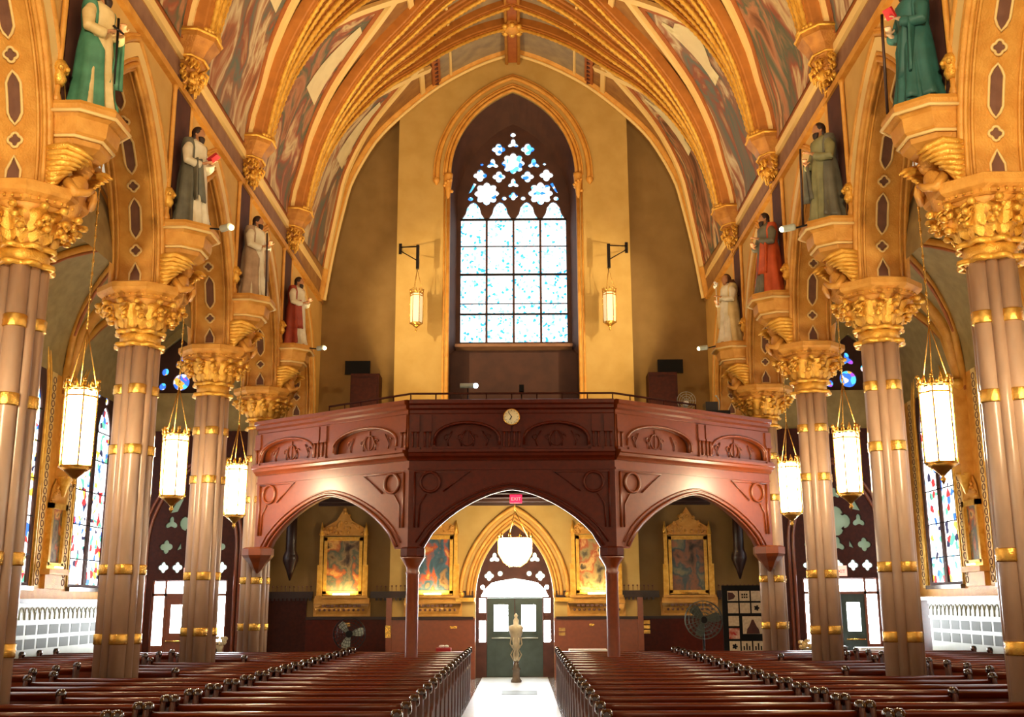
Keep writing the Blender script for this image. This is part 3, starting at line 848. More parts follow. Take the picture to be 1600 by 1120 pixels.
statue('statue in red cloak over white robe, left, by the gallery', (-5.0, 24, pz), -.3, 'robe_whiterobe', 'robe_redrobe', 'hair', 1.7, 4, None)
statue('large statue in teal robe with red book and staff, nearest on the right', (5.0, 12, pz), PI+.25, 'robe_teal', 'robe_teal', 'hair', 1.78, 7, book, skin='robe_tan')
statue('dark-bearded statue in grey and sage robes, second on the right', (5.0, 16, pz), PI+.3, 'robe_sage', 'robe_grey', 'hair', 1.75, 8, staff)
statue('statue in orange cloak over grey robe, third on the right', (5.0, 20, pz), PI+.3, 'robe_grey', 'robe_orangerobe', 'hair', 1.72, 9, None)
statue('veiled statue in white and gold robe, right, by the gallery', (5.0, 24, pz), PI+.3, 'robe_whiterobe', 'robe_creamrobe', 'hair', 1.7, 4, lily, beard=False, veil='robe_brownrobe')
# small spotlights on the pedestals' front corners
def make_fix():
    t = thing('spotlight_fixture', 'x', 'spotlight')
    MB().tube([(0, 0, 0), (.16, -.05, -.03)], .015, 6).build('bracket', 'blackmetal', t)
    MB().lathe([(.03, -.1), (.055, -.08), (.055, .08), (.06, .1)], n=12, M=Matrix.Translation((.26, -.08, -.02)) @ Euler((R(12), R(90), R(-20))).to_matrix().to_4x4()).build('housing', 'whitemetal', t)
    MB().ball((.36, -.115, -.03), .045, 8).build('bulb', 'picturebulb', t)
    return t
fx = make_fix(); ff = True
for s, Y, lab in ((-1, 16, 'small spotlight jutting from the left statue pedestal on the second pier'), (-1, 24, 'small spotlight by the left statue pedestal nearest the gallery'),
                  (1, 16, 'small spotlight jutting from the right statue pedestal on the second pier'), (1, 24, 'small spotlight by the right statue pedestal nearest the gallery')):
    loc = (s*(W-1.06), Y-.3, 7.52)
    if ff: fx.location = loc; fx['label'] = lab; fx['group'] = 'pedestal spotlights'; ff = False
    else: dup(fx, loc, 0 if s < 0 else PI, lab, 'pedestal spotlights')

# ------------------------------------------------------------------ end wall
YB, YF, YG = 28.1, 28.6, 28.9
wl = [(p[0], p[1]+.05) for p in WALLP if p[0] <= 3.2]
top = [(x, z) for x, z in wl]+[(-x, z) for x, z in wl[::-1]]
lower = [(-3.2, 0), (-1.0, 0), (-1.0, 1.98)]+parch(1.0, 2.0, 1.85, 12)+[(1.0, 1.98), (1.0, 0), (3.2, 0)]
outer = lower+[(3.2, 4.6), (3.2, 15)]+top+[(-3.2, 15), (-3.2, 4.6)]
wh = [(-1.75, 4.8)]+parch(1.75, 13.5, 2.55, 16)+[(1.75, 4.8)]
struct(MB().plate(outer, [wh], .16, XZ(YB+.08)).build('wall_front', 'back_wall'), 'projecting ochre end wall with the great window')
for s in (-1, 1):
    a, b = sorted((s*3.2, s*3.05)); struct(MB().box(a, b, YB+.165, YF, 0, 15.6).build('wall_front_return_'+SIDE[s], 'back_wall'))
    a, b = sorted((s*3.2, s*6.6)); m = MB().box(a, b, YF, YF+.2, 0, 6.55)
    a, b = sorted((s*3.2, s*5.3)); m.box(a, b, YF, YF+.2, 6.55, 17.4); struct(m.build('wall_flank_'+SIDE[s], 'flank_wall_shaded'), 'shaded recessed end wall flank')
# window recess
back = [(-1.6, 8.72)]+parch(1.6, 12.9, 2.5, 16)+[(1.6, 8.72)]
front = [(-1.75, 8.4)]+parch(1.75, 13.5, 2.55, 16)+[(1.75, 8.4)]
m = MB().addgrid([[Vector((x, YB+.161, z)) for x, z in front], [Vector((x, YG, z)) for x, z in back]], False, False, False)
m.box(-1.9, 1.9, YG-.02, YG+.2, 4.6, 8.72)
for s in (-1, 1): a, b = sorted((s*1.75, s*1.95)); m.box(a, b, YB+.17, YG+.1, 4.6, 8.5)
struct(m.build('wall_window_recess', 'reveal'), 'dark recess round the great window')
LX = (-1.14, -.38, .38, 1.14)
def lightshape(cx, w, z0, zs, zt):
    h = w/2
    return [(cx-h, z0), (cx-h, zs), (cx-h*.62, zs+(zt-zs)*.38), (cx-h*.5, zs+(zt-zs)*.72), (cx-h*.2, zt-.03), (cx, zt), (cx+h*.2, zt-.03), (cx+h*.5, zs+(zt-zs)*.72), (cx+h*.62, zs+(zt-zs)*.38), (cx+h, zs), (cx+h, z0)]
holes = [lightshape(x, .70, 8.9, 12.48, 13.02) for x in LX]
roses = [foil(0, 14.2, .34, 8, 48, .14), foil(-.76, 13.28, .36, 8, 48, .14), foil(.78, 13.28, .36, 8, 48, .14)]
sm = [tri(0, 14.8, .17), foil(-.42, 14.63, .19), foil(.42, 14.63, .19), tri(-.59, 14.18, .18), tri(.59, 14.18, .18), foil(-.95, 13.83, .19), foil(.95, 13.83, .19),
      foil(-.41, 13.79, .18), foil(.41, 13.79, .18), tri(0, 13.58, .17), foil(0, 13.2, .13), circ(-.26, 13.13, .07), circ(.28, 13.13, .07), circ(-1.22, 13.12, .075), circ(1.22, 13.12, .075),
      circ(-.9, 14.17, .05), circ(.9, 14.17, .05), circ(0, 15.08, .08)]
sm += [[(s*(1.04), 13.58), (s*1.13, 13.62), (s*1.3, 13.25), (s*1.2, 13.32)][::s] for s in (-1, 1)]
wf = MB().plate(back, holes+roses+sm, .1, XZ(YG+.05)).build('window_1', 'reveal'); struct(wf, 'great pointed end window with four lights and tracery')
MB().plate([(-1.58, 8.8)]+parch(1.55, 12.9, .2, 6)+[(1.58, 8.8)], [], .02, XZ(YG+.13)).build('glass_lights', 'bigglass', wf)
MB().plate(parch(1.55, 12.95, 2.4, 14), [], .02, XZ(YG+.13)).build('tracery_glass', 'blueglass', wf)
m = MB()
for z, w in ((12.48, .03), (11.68, .012), (10.85, .03), (10.0, .012), (9.7, .025)): m.box(-1.5, 1.5, YG-.02, YG+.02, z-w, z+w)
m.build('saddle_bar', 'blackmetal', wf)
m = MB().box(-1.6, 1.6, YB+.3, YG+.02, 8.66, 8.74); m.build('window_sill', 'mauve', wf)
# window archivolts
t = thing('window_arch_moulding', 'golden pointed moulding round the great end window', 'arch moulding', (0, YB, 0))
def archp(a, zs, h, off, n=18, drop=0):
    Rr = (a*a+h*h)/(2*a); r = Rr+off; d = Rr-a; th = math.acos(d/r); L = [(d-r*math.cos(th*i/n), zs+r*math.sin(th*i/n)) for i in range(n+1)]
    o = L+[(-x, z) for x, z in L[::-1][1:]]
    return ([(o[0][0], zs-drop)] if drop else [])+o+([(o[-1][0], zs-drop)] if drop else [])
m = MB()
for off, r, d in ((.02, .05, 0), (.12, .045, 0), (.19, .025, 0)): m.tube([(x, -.02, z) for x, z in archp(1.75, 13.5, 2.55, off)], r, 8)
for s in (-1, 1): m.tube([(s*1.79, -.02, 4.8), (s*1.79, -.02, 12.95)], .05, 8); m.tube([(s*1.9, -.0, 4.8), (s*1.9, 0, 13.5)], .03, 8)
m.build('inner_roll', 'gold', t)
m = MB().tube([(x, -.05, z) for x, z in archp(1.75, 13.5, 2.55, .36, 18, .15)], .06, 8)
m.tube([(x, -.03, z) for x, z in archp(1.75, 13.5, 2.55, .45, 18, .15)], .03, 8); m.build('hood', 'gold', t)
m = MB()
for s in (-1, 1):
    m.lathe([(.02, 12.75), (.06, 12.9), (.09, 13.15), (.12, 13.4), (.13, 13.45), (.13, 13.52)], (s*1.80, -.04, 0), 10); m.lathe([(.02, 13.2), (.09, 13.3), (.1, 13.38), (.05, 13.42)], (s*2.13, -.05, 0), 8)
    for k in range(8): m.ball((s*1.80+.1*math.cos(k*.8), -.06+.1*math.sin(k*.8), 13.0+.045*k), .05, 6)
m.build('label_stop', 'gold', t)
# hanging lanterns on brackets
def hexring(r, z, n=6): return [Vector((r*math.cos(2*PI*k/n), r*math.sin(2*PI*k/n), z)) for k in range(n)]
def make_lantern(gm, top_z, name='hanging_lantern'):
    """origin at the underside finial's top; body 1.0 tall"""
    t = thing(name, 'x', 'lantern')
    MB().addgrid([hexring(.165, .08), hexring(.185, .16), hexring(.185, .88), hexring(.16, .97)], True, True, False).build('glass_body', gm, t)
    m = MB()
    for k in range(6):
        a = 2*PI*k/6; m.tube([(.19*math.cos(a), .19*math.sin(a), .05), (.195*math.cos(a), .195*math.sin(a), .98), (.2*math.cos(a), .2*math.sin(a), 1.06)], .012, 5)
        m.ball((.2*math.cos(a), .2*math.sin(a), 1.09), .028, 6)
    for z in (.06, .9, 1.0): m.tube(hexring(.195, z), .014, 5, cyc=True)
    m.build('frame', 'brass', t)
    m = MB()
    for k in range(12):
        a = 2*PI*k/12; m.lathe([(.03, 0), (.018, .07), (.001, .13)], (.185*math.cos(a), .185*math.sin(a), 1.0), 5)
    m.build('crown', 'brass', t)
    MB().lathe([(.001, -.2), (.02, -.16), (.035, -.13), (.015, -.1), (.05, -.06), (.12, .0), (.19, .05)], n=12).build('finial', 'brass', t)
    m = MB()
    for k in range(3):
        a = 2*PI*k/3; m.tube([(.17*math.cos(a), .17*math.sin(a), 1.05), (0, 0, 1.75)], .008, 5)
    m.tube([(0, 0, 1.75), (0, 0, top_z)], .01, 5)
    for i in range(int((top_z-1.8)/.16)): m.ball((0, 0, 1.82+i*.16), .02, 5, (1, .6, 2))
    m.build('chain', 'brass', t)
    return t
g1 = make_lantern('lampglass_dim', 1.75, 'gallery_lantern')
g1.scale = (.88, .88, .88); g1.location = (-2.55, 27.3, 8.98); g1['label'] = 'pale cream hanging lantern left of the great window'; g1['group'] = 'lanterns beside the great window'; g1['category'] = 'lantern'
dup(g1, (2.53, 27.3, 8.98), 0, 'pale cream hanging lantern right of the great window')
for s in (-1, 1):
    t = thing('lantern_bracket', 'dark wall bracket holding the lantern %s of the great window' % SIDE[s], 'bracket', (s*3.1, 28.1, 11.2), 0, 'lantern brackets')
    dx = -s*.56
    MB().box(dx-.04, dx+.04, -.86, -.76, -.68, -.02).build('hanger_block', 'blackmetal', t)
    MB().tube([(0, 0, .2), (dx, -.8, -.05)], .018, 6).tube([(0, 0, .1), (dx, -.8, -.45)], .014, 6).box(-.04, .04, -.03, 0, .0, .3).build('arm', 'blackmetal', t)

# --- wood and stone below the gallery
for s in (-1, 1):
    x = lambda a, b: sorted((s*a, s*b))
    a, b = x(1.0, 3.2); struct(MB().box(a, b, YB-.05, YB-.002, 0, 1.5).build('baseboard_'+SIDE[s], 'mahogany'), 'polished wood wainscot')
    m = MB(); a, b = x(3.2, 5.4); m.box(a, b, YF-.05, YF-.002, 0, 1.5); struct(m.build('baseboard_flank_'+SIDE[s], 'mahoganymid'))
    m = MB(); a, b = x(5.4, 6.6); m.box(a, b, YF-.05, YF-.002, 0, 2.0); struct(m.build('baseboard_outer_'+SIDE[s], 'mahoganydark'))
    m = MB()
    for (p, q, y) in ((1.05, 3.2, YB), (3.2, 5.4, YF)):
        a, b = x(p, q); m.box(a, b, y-.09, y-.002, 1.46, 1.53)
    struct(m.build('trim_16', 'darkwood'))
    m = MB()
    for (p, q, y) in ((1.05, 1.35, YB), (2.75, 3.2, YB), (3.2, 3.75, YF), (5.25, 6.6, YF)):
        a, b = x(p, q); m.box(a, b, y-.08, y-.002, 2.0, 2.06); m.box(a, b, y-.04, y-.002, 2.06, 2.17)
        n = int((q-p)/.11)
        for k in range(n): c = s*(p+.055+k*.11); m.box(c-.03, c+.03, y-.07, y-.002, 1.94, 2.0)
    struct(m.build('trim_17', 'darkwood'))
    m = MB()
    for (p, q, y) in ((1.05, 1.35, YB), (2.75, 3.2, YB), (3.2, 3.75, YF), (5.25, 6.6, YF)):
        n = int((q-p)/.11)
        for k in range(n): c = s*(p+.055+k*.11); m.ball((c, y-.012, 2.3), .022, 6, (1, .4, 1)); m.box(c-.006, c+.006, y-.01, y-.002, 2.18, 2.29)
    struct(m.build('trim_18', 'brownpanel'))
    a, b = x(3.12, 3.26); m = MB().box(a, b, YB-.1, YB-.003, 0, 2.0); struct(m.build('trim_19', 'mahogany'))

# --- gilded stations with paintings
def station(x, y, cm, lab, lit=True):
    t = thing('station_painting', lab, 'painting', (x, y, 0), 0, 'gilded paintings under the gallery')
    MB().box(-.43, .43, -.06, -.03, 2.17, 3.48).build('canvas', cm, t)
    m = MB()
    for a, b, c, d in ((-.5, -.42, 2.1, 3.56), (.42, .5, 2.1, 3.56), (-.5, .5, 3.47, 3.57), (-.5, .5, 2.08, 2.18)): m.box(a, b, -.1, -.002, c, d)
    m.build('frame', 'gilt', t)
    for s in (-1, 1):
        m = MB()
        a, b = sorted((s*.52, s*.66)); m.box(a, b, -.12, -.002, 2.05, 2.85)
        a, b = sorted((s*.53, s*.62)); m.box(a, b, -.09, -.002, 2.85, 3.62); m.lathe([(.07, 3.62), (.05, 3.75), (.01, 3.95)], (s*.58, -.06, 0), 6)
        m.build('side_pilaster', 'gilt', t)
    rnd = random.Random(int(x*10)); m = MB()
    m.plate([(-.6, 3.6), (.6, 3.6), (.55, 3.8), (.2, 4.0), (0, 4.32), (-.2, 4.0), (-.55, 3.8)], [], .06, XZ(-.04))
    for k in range(34):
        u = rnd.uniform(-.55, .55); h = .65*(1-abs(u)/.6)**1.1; z = 3.66+rnd.uniform(0, h); m.ball((u, -.08, z), rnd.uniform(.03, .06), 6, (1, .6, 1))
    m.build('crest', 'gold', t)
    m = MB().box(-.68, .68, -.22, -.002, 2.0, 2.06).box(-.72, .72, -.14, -.002, 1.86, 2.0)
    m.addgrid([[Vector((xx, yy, z)) for xx in (-w, w)] for w, yy, z in ((.72, -.14, 1.86), (.66, -.05, 1.62), (.6, -.002, 1.56))])
    m.box(-.74, .74, -.03, -.002, 1.54, 1.9); m.build('console_shelf', 'gold', t)
    m = MB()
    for k in range(9): m.box(-.5+k*.115, -.42+k*.115, -.155, -.14, 1.78, 1.83)
    for k in range(10): m.ball((-.56+k*.125, -.10, 1.7), .035, 6, (1, .5, 1))
    m.build('carving', 'brownpanel', t)
    m = MB().tube([(-.22, -.2, 2.10), (.22, -.2, 2.10)], .02, 8); m.build('picture_light', 'picturebulb' if lit else 'brass', t)
    if lit:
        l = bpy.data.lights.new('picture_lamp', 'AREA'); l.shape = 'RECTANGLE'; l.size = .7; l.size_y = .05; l.energy = 9; l.color = (1, .68, .28)
        o = bpy.data.objects.new('picture_lamp', l); C.objects.link(o); o.location = (x, y-.26, 2.14); o.rotation_euler = (R(150), 0, 0)
station(-4.48, YF, 'painting_a', 'gilded painting lit from below on the flank wall left of the left gallery post', True)
station(-2.08, YB, 'painting_b', 'gilded painting with blue figure beside the left gallery post')
station(2.08, YB, 'painting_c', 'gilded painting with red and cream figures beside the right gallery post')
station(4.52, YF, 'painting_d', 'unlit dark painting right of the right gallery post, behind the fan', False)

# --- the door under the gallery
t = MB()
dholes = []
dholes.append([(-.88, 2.03), (-.80, 2.2), (-.6, 2.38), (-.3, 2.45), (0, 2.5), (.3, 2.45), (.6, 2.38), (.80, 2.2), (.88, 2.03)][::-1])
for s in (-1, 1):
    dholes += [[(s*.76, 1.62), (s*.93, 1.62), (s*.93, 1.98), (s*.76, 1.98)], [(s*.76, .88), (s*.93, .88), (s*.93, 1.42), (s*.76, 1.42)],
               foil(s*.67, 2.56, .12), circ(s*.38, 2.62, .065), tri(s*.53, 3.02, .14), circ(s*.84, 2.27, .055)]
dholes.append(foil(0, 3.2, .38, 8, 48, .12))
dout = [(-1.05, 0), (-.73, 0), (-.73, 2.0), (.73, 2.0), (.73, 0), (1.05, 0)]+parch(1.05, 2.0, 1.95, 12)[::-1]
d1 = MB().plate(dout, dholes, .1, XZ(28.8)).build('door_1', 'plum'); struct(d1, 'central door surround with tracery over double doors')
MB().plate([(-.96, 1.99), (.96, 1.99)]+parch(.96, 2.0, 1.7, 10)[::-1], [], .02, XZ(28.88)).build('tracery_glass', 'traceryglass', d1)
MB().box(-.9, .9, 28.865, 28.868, 2.02, 2.44).build('transom_glass', 'daylight', d1)
m = MB()
for s in (-1, 1): a, b = sorted((s*.75, s*.95)); m.box(a, b, 28.865, 28.868, .85, 1.99)
m.build('sidelight_glass', 'daylight', d1)
for s in (-1, 1):
    rect = [(s*.012, .02), (s*.725, .02), (s*.725, 1.99), (s*.012, 1.99)]; hole = [(s*.18, 1.15), (s*.54, 1.15), (s*.54, 1.82), (s*.18, 1.82)]
    lf = MB().plate(rect, [hole], .06, XZ(28.84)).build('door_leaf', 'doorgreen', d1)
    m = MB(); a, b = sorted((s*.17, s*.55)); m.box(a, b, 28.85, 28.855, 1.14, 1.83); m.build('leaf_window', 'daylight', lf)
    m = MB().tube([(s*.12, 28.76, .98), (s*.6, 28.76, .98)], .018, 6); m.build('push_bar', 'whitemetal', lf)
m = MB().addgrid([[Vector((x, YB+.16, z)) for x, z in [(-1.0, 0)]+parch(1.0, 2.0, 1.85, 12)+[(1.0, 0)]], [Vector((x, 28.8, z)) for x, z in [(-1.02, 0)]+parch(1.02, 2.0, 1.87, 12)+[(1.02, 0)]]])
struct(m.build('wall_door_reveal', 'plum'))
struct(MB().box(-1.4, 1.4, 28.9, 29.0, 0, 4.4).build('wall_door_back', 'plum'))
t = thing('door_arch_moulding', 'golden pointed moulding over the central door', 'arch moulding', (0, YB, 0))
m = MB()
for off, r in ((.03, .045), (.12, .03), (.2, .05)): m.tube([(x, -.02, z) for x, z in archp(1.0, 2.0, 1.85, off, 14)], r, 8)
m.build('roll', 'gold', t)
m = MB().tube([(x, -.05, z) for x, z in archp(1.0, 2.0, 1.85, .38, 14)], .055, 8); m.lathe([(.03, 4.22), (.06, 4.28), (.01, 4.42)], (0, -.05, 0), 8); m.build('hood', 'gold', t)
m = MB()
for s in (-1, 1): a, b = sorted((s*1.02, s*1.5)); m.box(a, b, -.16, -.002, 1.9, 2.0); m.ball((s*1.36, -.08, 2.08), .09, 8)
m.build('impost', 'gilt', t)

# ------------------------------------------------------------------ gallery
gal = thing('choir_gallery', 'polished mahogany choir gallery with carved parapet on arches', 'gallery', (0, 0, 0))
YC, XC, XE, YE = 21.05, 2.02, 5.62, 23.62
def gsection(L, M, woodm, panels, a, ends):
    def bld(mb, nm, m_): mb.xf(M); return mb.build(nm, m_, gal)
    h = L/2
    out = [(-h, 4.62), (-h, 2.9), (-a, 2.9)]+parch(a, 2.9, 1.13, 16)+[(a, 2.9), (h, 2.9), (h, 4.62)]
    bld(MB().plate(out, [], .16, XZ(.08)), 'arched_fascia', woodm)
    m = MB()
    for off, r, y in ((.06, .035, -.02), (.15, .02, -.01)):
        P = parch(a, 2.9, 1.13, 16); m.tube([(x*(1+off/a), y, z+off*.8) for x, z in P], r, 8)
    m.box(-h, h, -.03, 0, 4.42, 4.46)
    for s in (-1, 1):       # spandrel ring and triangle
        cx = s*(h-.42); m.tube([(cx+.19*math.cos(q), -.03, 4.18+.19*math.sin(q)) for q in [2*PI*k/24 for k in range(24)]], .03, 6, cyc=True)
        m.tube([(s*(h-.12), -.02, 4.38), (s*(h-1.2), -.02, 4.38), (s*(h-.68), -.02, 4.0)], .018, 5); m.tube([(s*(h-.12), -.02, 3.3), (s*(h-.12), -.02, 4.38)], .022, 5)
        m.tube([(s*(h-.2), -.02, 3.3), (s*(h-.22), -.02, 3.75), (s*(h-.35), -.02, 3.95)], .016, 5)
    bld(m, 'fascia_moulding', woodm)
    cs = [(-h, .16, 4.60), (-h, -.05, 4.60), (-h, -.08, 4.64), (-h, -.14, 4.68), (-h, -.16, 4.73), (-h, -.2, 4.75), (-h, -.2, 4.8), (-h, .16, 4.8)]
    m = MB().addgrid([[Vector((x, y, z)) for _, y, z in cs] for x in (-h, h)], True, True, False); bld(m, 'cornice', woodm)
    cs = [(.16, 5.5), (-.02, 5.5), (-.05, 5.54), (-.05, 5.6), (-.12, 5.63), (-.12, 5.69), (-.17, 5.72), (-.17, 5.79), (-.1, 5.81), (.16, 5.81)]
    m = MB().addgrid([[Vector((x, y, z)) for y, z in cs] for x in (-h, h)], True, True, False); bld(m, 'top_rail', woodm)
    hs = []
    for c, w in panels:
        hs.append([(c-w, 4.86), (c+w, 4.86), (c+w, 5.03)]+[(c+w*math.cos(q), 5.03+.3*math.sin(q)) for q in [PI*k/14 for k in range(1, 14)]]+[(c-w, 5.03)])
    bld(MB().plate([(-h, 4.8), (h, 4.8), (h, 5.52), (-h, 5.52)], hs, .12, XZ(0)), 'parapet', woodm)
    bld(MB().box(-h+.02, h-.02, .10, .14, 4.8, 5.52), 'parapet_back', woodm)
    m, cv = MB(), MB()
    for c, w in panels:
        m.tube([(c-w-.02, -.06, 4.9), (c-w-.02, -.06, 5.03)]+[(c+(w+.02)*math.cos(q), -.07, 5.03+.32*math.sin(q)) for q in [PI-PI*k/16 for k in range(17)]]+[(c+w+.02, -.06, 4.9)], .028, 8)
        m.box(c-w, c+w, -.09, -.05, 4.82, 4.87)
        for sg in (-1, 1):
            for k in range(2):
                x0 = c+sg*w*(.18+.42*k)
                cv.tube([(x0, .085, 4.9), (x0+sg*.03, .07, 5.0), (x0-sg*.02, .07, 5.1), (x0-sg*.07, .08, 5.2)], .014, 5)
                cv.tube([(x0+sg*.04+.05*math.cos(q), .08, 5.08+.05*math.sin(q)) for q in [j*.6 for j in range(9)]], .012, 5)
        cv.tube([(c+.13*math.cos(q), .08, 5.06+.15*math.sin(q)) for q in [2*PI*j/16 for j in range(16)]], .014, 5, cyc=True)
        cv.box(c-.012, c+.012, .07, .1, 4.88, 5.3)
    bld(m, 'panel_arch', woodm); bld(cv, 'panel_carving', woodm)
    for x in ends:
        m = MB()
        m.box(x-.09, x+.09, -.12, 0, 5.16, 5.2); m.box(x-.1, x+.1, -.13, 0, 4.8, 4.85)
        for d in (-.05, .05): m.lathe([(.03, 4.85), (.02, 4.9), (.02, 5.1), (.03, 5.16)], (x+d, -.08, 0), 8)
        m.box(x-.085, x+.085, -.1, 0, 5.2, 5.5); bld(m, 'colonnette_pair', woodm)
gsection(2*XC, Matrix.Translation((0, YC, 0)), 'mahoganymid', [(-.88, .62), (.88, .62)], 1.72, [-1.9, -1.66, -.1, .1, 1.66, 1.9])  # centre wood coloured darker than the lantern-lit wings: dimmer light painted in
dxw, dyw = XE-XC, YE-YC; Lw = math.hypot(dxw, dyw)
for s in (-1, 1):
    mx, my = s*(XC+XE)/2, (YC+YE)/2
    ang = math.atan2(dyw, dxw)*s
    gsection(Lw, Matrix.Translation((mx, my, 0)) @ Matrix.Rotation(ang, 4, 'Z'), 'mahogany', [(-s*1.05, .86), (s*1.25, .82)], 1.88, [-s*2.12, s*.1, -s*.0+s*.32, s*2.14])  # same wood in a lighter colour, lantern light on the wings painted in
# floor slab, posts, brackets
poly = [(-XC, YC+.17), (XC, YC+.17), (XE-.1, YE+.17), (XE-.1, 28.0), (-XE+.1, 28.0), (-XE+.1, YE+.17)]
m = MB().addgrid([[Vector((x, y, z)) for x, y in poly] for z in (4.45, 4.6)], True, True, False); m.build('gallery_floor', 'underside', gal)
m = MB()
for k in range(7): y = 21.6+k; hw = 2.4 if y < 22 else (3.9 if y < 23 else 5.0); m.box(-hw, hw, y, y+.12, 4.3, 4.45)
m.build('joist', 'underside', gal)
for s in (-1, 1):
    x = s*1.93
    m = MB().lathe([(.12, 0), (.12, .9), (.12, 2.4), (.14, 2.44), (.12, 2.48), (.13, 2.55), (.17, 2.62), (.22, 2.7), (.25, 2.74)], (x, YC+.17, 0), 12); m.build('post', 'mahogany', gal)
    m = MB().lathe([(.21, 2.72), (.25, 2.76), (.25, 2.9), (.22, 2.93)], (x, YC+.17, 0), 8, False, None, PI/8); m.build('post_capital', 'mahoganymid', gal)
    m = MB().lathe([(.02, 2.5), (.12, 2.6), (.2, 2.72), (.3, 2.82), (.34, 2.88), (.34, 3.02), (.28, 3.05)], (s*5.5, 23.5, 0), 8, False, None, PI/8); m.build('end_bracket', 'mahogany', gal)
    m = MB().tube([(s*5.05, 27.9, 4.5), (s*5.05, 27.9, 3.2)], .14, 8); m.xf(Matrix.Translation((s*.75, .35, 0)))
    m.lathe([(.14, 3.2), (.2, 3.05), (.2, 2.95), (.1, 2.7), (.02, 2.45)], (s*5.8, 28.25, 0), 8); m.build('pendant', 'darkwood', gal)
m = MB()
pts = [(-3.9, 22.55, 5.96), (-XC, 21.15, 5.96), (XC, 21.15, 5.96), (3.9, 22.55, 5.96)]
m.tube(pts, .022, 6)
for i in range(3):
    a, b = Vector(pts[i]), Vector(pts[i+1]); n = 5 if i != 1 else 8
    for k in range(n+1): p = a.lerp(b, k/n); m.tube([(p.x, p.y, 5.8), (p.x, p.y, 5.96)], .014, 5)
m.build('guard_rail', 'mahoganydark', gal)
# clock
t = thing('wall_clock', 'round cream clock on the middle of the gallery parapet', 'clock', (0, YC-.13, 5.44))
RX = Matrix.Rotation(R(90), 4, 'X')
MB().lathe([(.001, .0), (.165, .0), (.17, .02), (.155, .04), (.145, .03)], n=28, M=RX).build('rim', 'brass', t)
MB().lathe([(.001, .035), (.145, .03), (.145, .048), (.001, .048)], n=28, M=RX).build('dial', 'clockface', t)
m = MB().box(-.006, .006, -.058, -.05, -.01, .11, Matrix.Rotation(R(-35), 4, 'Y')).box(-.008, .008, -.058, -.05, -.01, .075, Matrix.Rotation(R(-150), 4, 'Y'))
for k in range(12): m.box(-.004, .004, -.054, -.048, .115, .135, Matrix.Rotation(R(30*k), 4, 'Y'))
m.build('hands_and_marks', 'black', t)
# television screens and cabinets behind the parapet
for s in (-1, 1):
    c = s*4.24
    t = thing('television', 'black flat screen on the flank wall %s of the window' % SIDE[s], 'television', (c, YF, 8.1), 0, 'flat screens over the gallery')
    MB().box(-.34, .34, -.14, -.08, -.18, .19).build('screen', 'black', t); MB().box(-.06, .06, -.08, -.002, -.1, .1).build('wall_mount', 'blackmetal', t)
    t = thing('speaker_cabinet', 'dark wooden cabinet on the gallery below the %s screen' % SIDE[s], 'cabinet', (s*3.95, 28.2, 4.6), 0, 'gallery cabinets')
    MB().box(-.38, .38, -.3, .3, 0, 3.22).build('body', 'mahoganydark', t); MB().box(-.33, .33, -.32, -.3, 1.7, 3.1).build('front_cloth', 'mahoganydark', t)
t = thing('music_lamp', 'small lit music stand lamp on the gallery, left of the clock', 'lamp', (-.9, 21.6, 4.6))
MB().tube([(0, 0, 0), (0, 0, 1.55)], .015, 6).box(-.15, .15, -.12, .12, 0, .03).build('stand', 'blackmetal', t)
MB().lathe([(.045, -.16), (.05, -.15), (.05, .12)], (0, 0, 0), 10, True, Matrix.Translation((0, 0, 1.61)) @ Matrix.Rotation(R(90), 4, 'Y')).build('shade', 'whitemetal', t)
MB().ball((.16, 0, 1.61), .055, 10).build('bulb', 'coolbulb', t)
t = thing('microphone_stand', 'small dark microphone stand on the gallery, right of the clock', 'microphone', (.2, 21.7, 4.6))
MB().tube([(0, 0, 0), (0, 0, 1.5)], .014, 6).box(-.14, .14, -.14, .14, 0, .03).build('stand', 'blackmetal', t); MB().box(-.05, .05, -.05, .05, 1.5, 1.64).build('head', 'black', t)
t = thing('gallery_fan', 'small pale pedestal fan on the right gallery wing', 'fan', (3.75, 22.9, 4.6))
MB().tube([(0, 0, 0), (0, 0, 1.3)], .02, 6).lathe([(.16, 0), (.15, .04), (.02, .06)]).build('stand', 'whitemetal', t)
m = MB()
for r in (.2, .15, .1, .05): m.tube([(r*math.cos(q), -.08, 1.5+r*math.sin(q)) for q in [2*PI*k/20 for k in range(20)]], .005, 4, cyc=True)
for k in range(8): q = k*PI/4; m.tube([(0, -.1, 1.5), (.2*math.cos(q), -.08, 1.5+.2*math.sin(q))], .004, 4)
m.build('cage', 'whitemetal', t); MB().lathe([(.06, -.08), (.07, 0), (.05, .1)], n=10, M=Matrix.Translation((0, 0, 1.45)) @ RX).build('motor', 'white', t)
t = thing('equipment_rack', 'dark electronic equipment piled on the right end of the gallery', 'equipment', (4.45, 23.4, 4.6))
MB().box(-.3, .3, -.25, .25, 0, 1.35).build('case', 'black', t); MB().box(-.22, .05, -.2, .2, 1.35, 1.55).build('mixer', 'blackmetal', t); m = MB().tube([(.1, 0, 1.35), (.12, 0, 1.6), (.05, -.05, 1.7)], .012, 5).ball((.04, -.06, 1.7), .025, 6); m.build('lamp_arm', 'whitemetal', t)

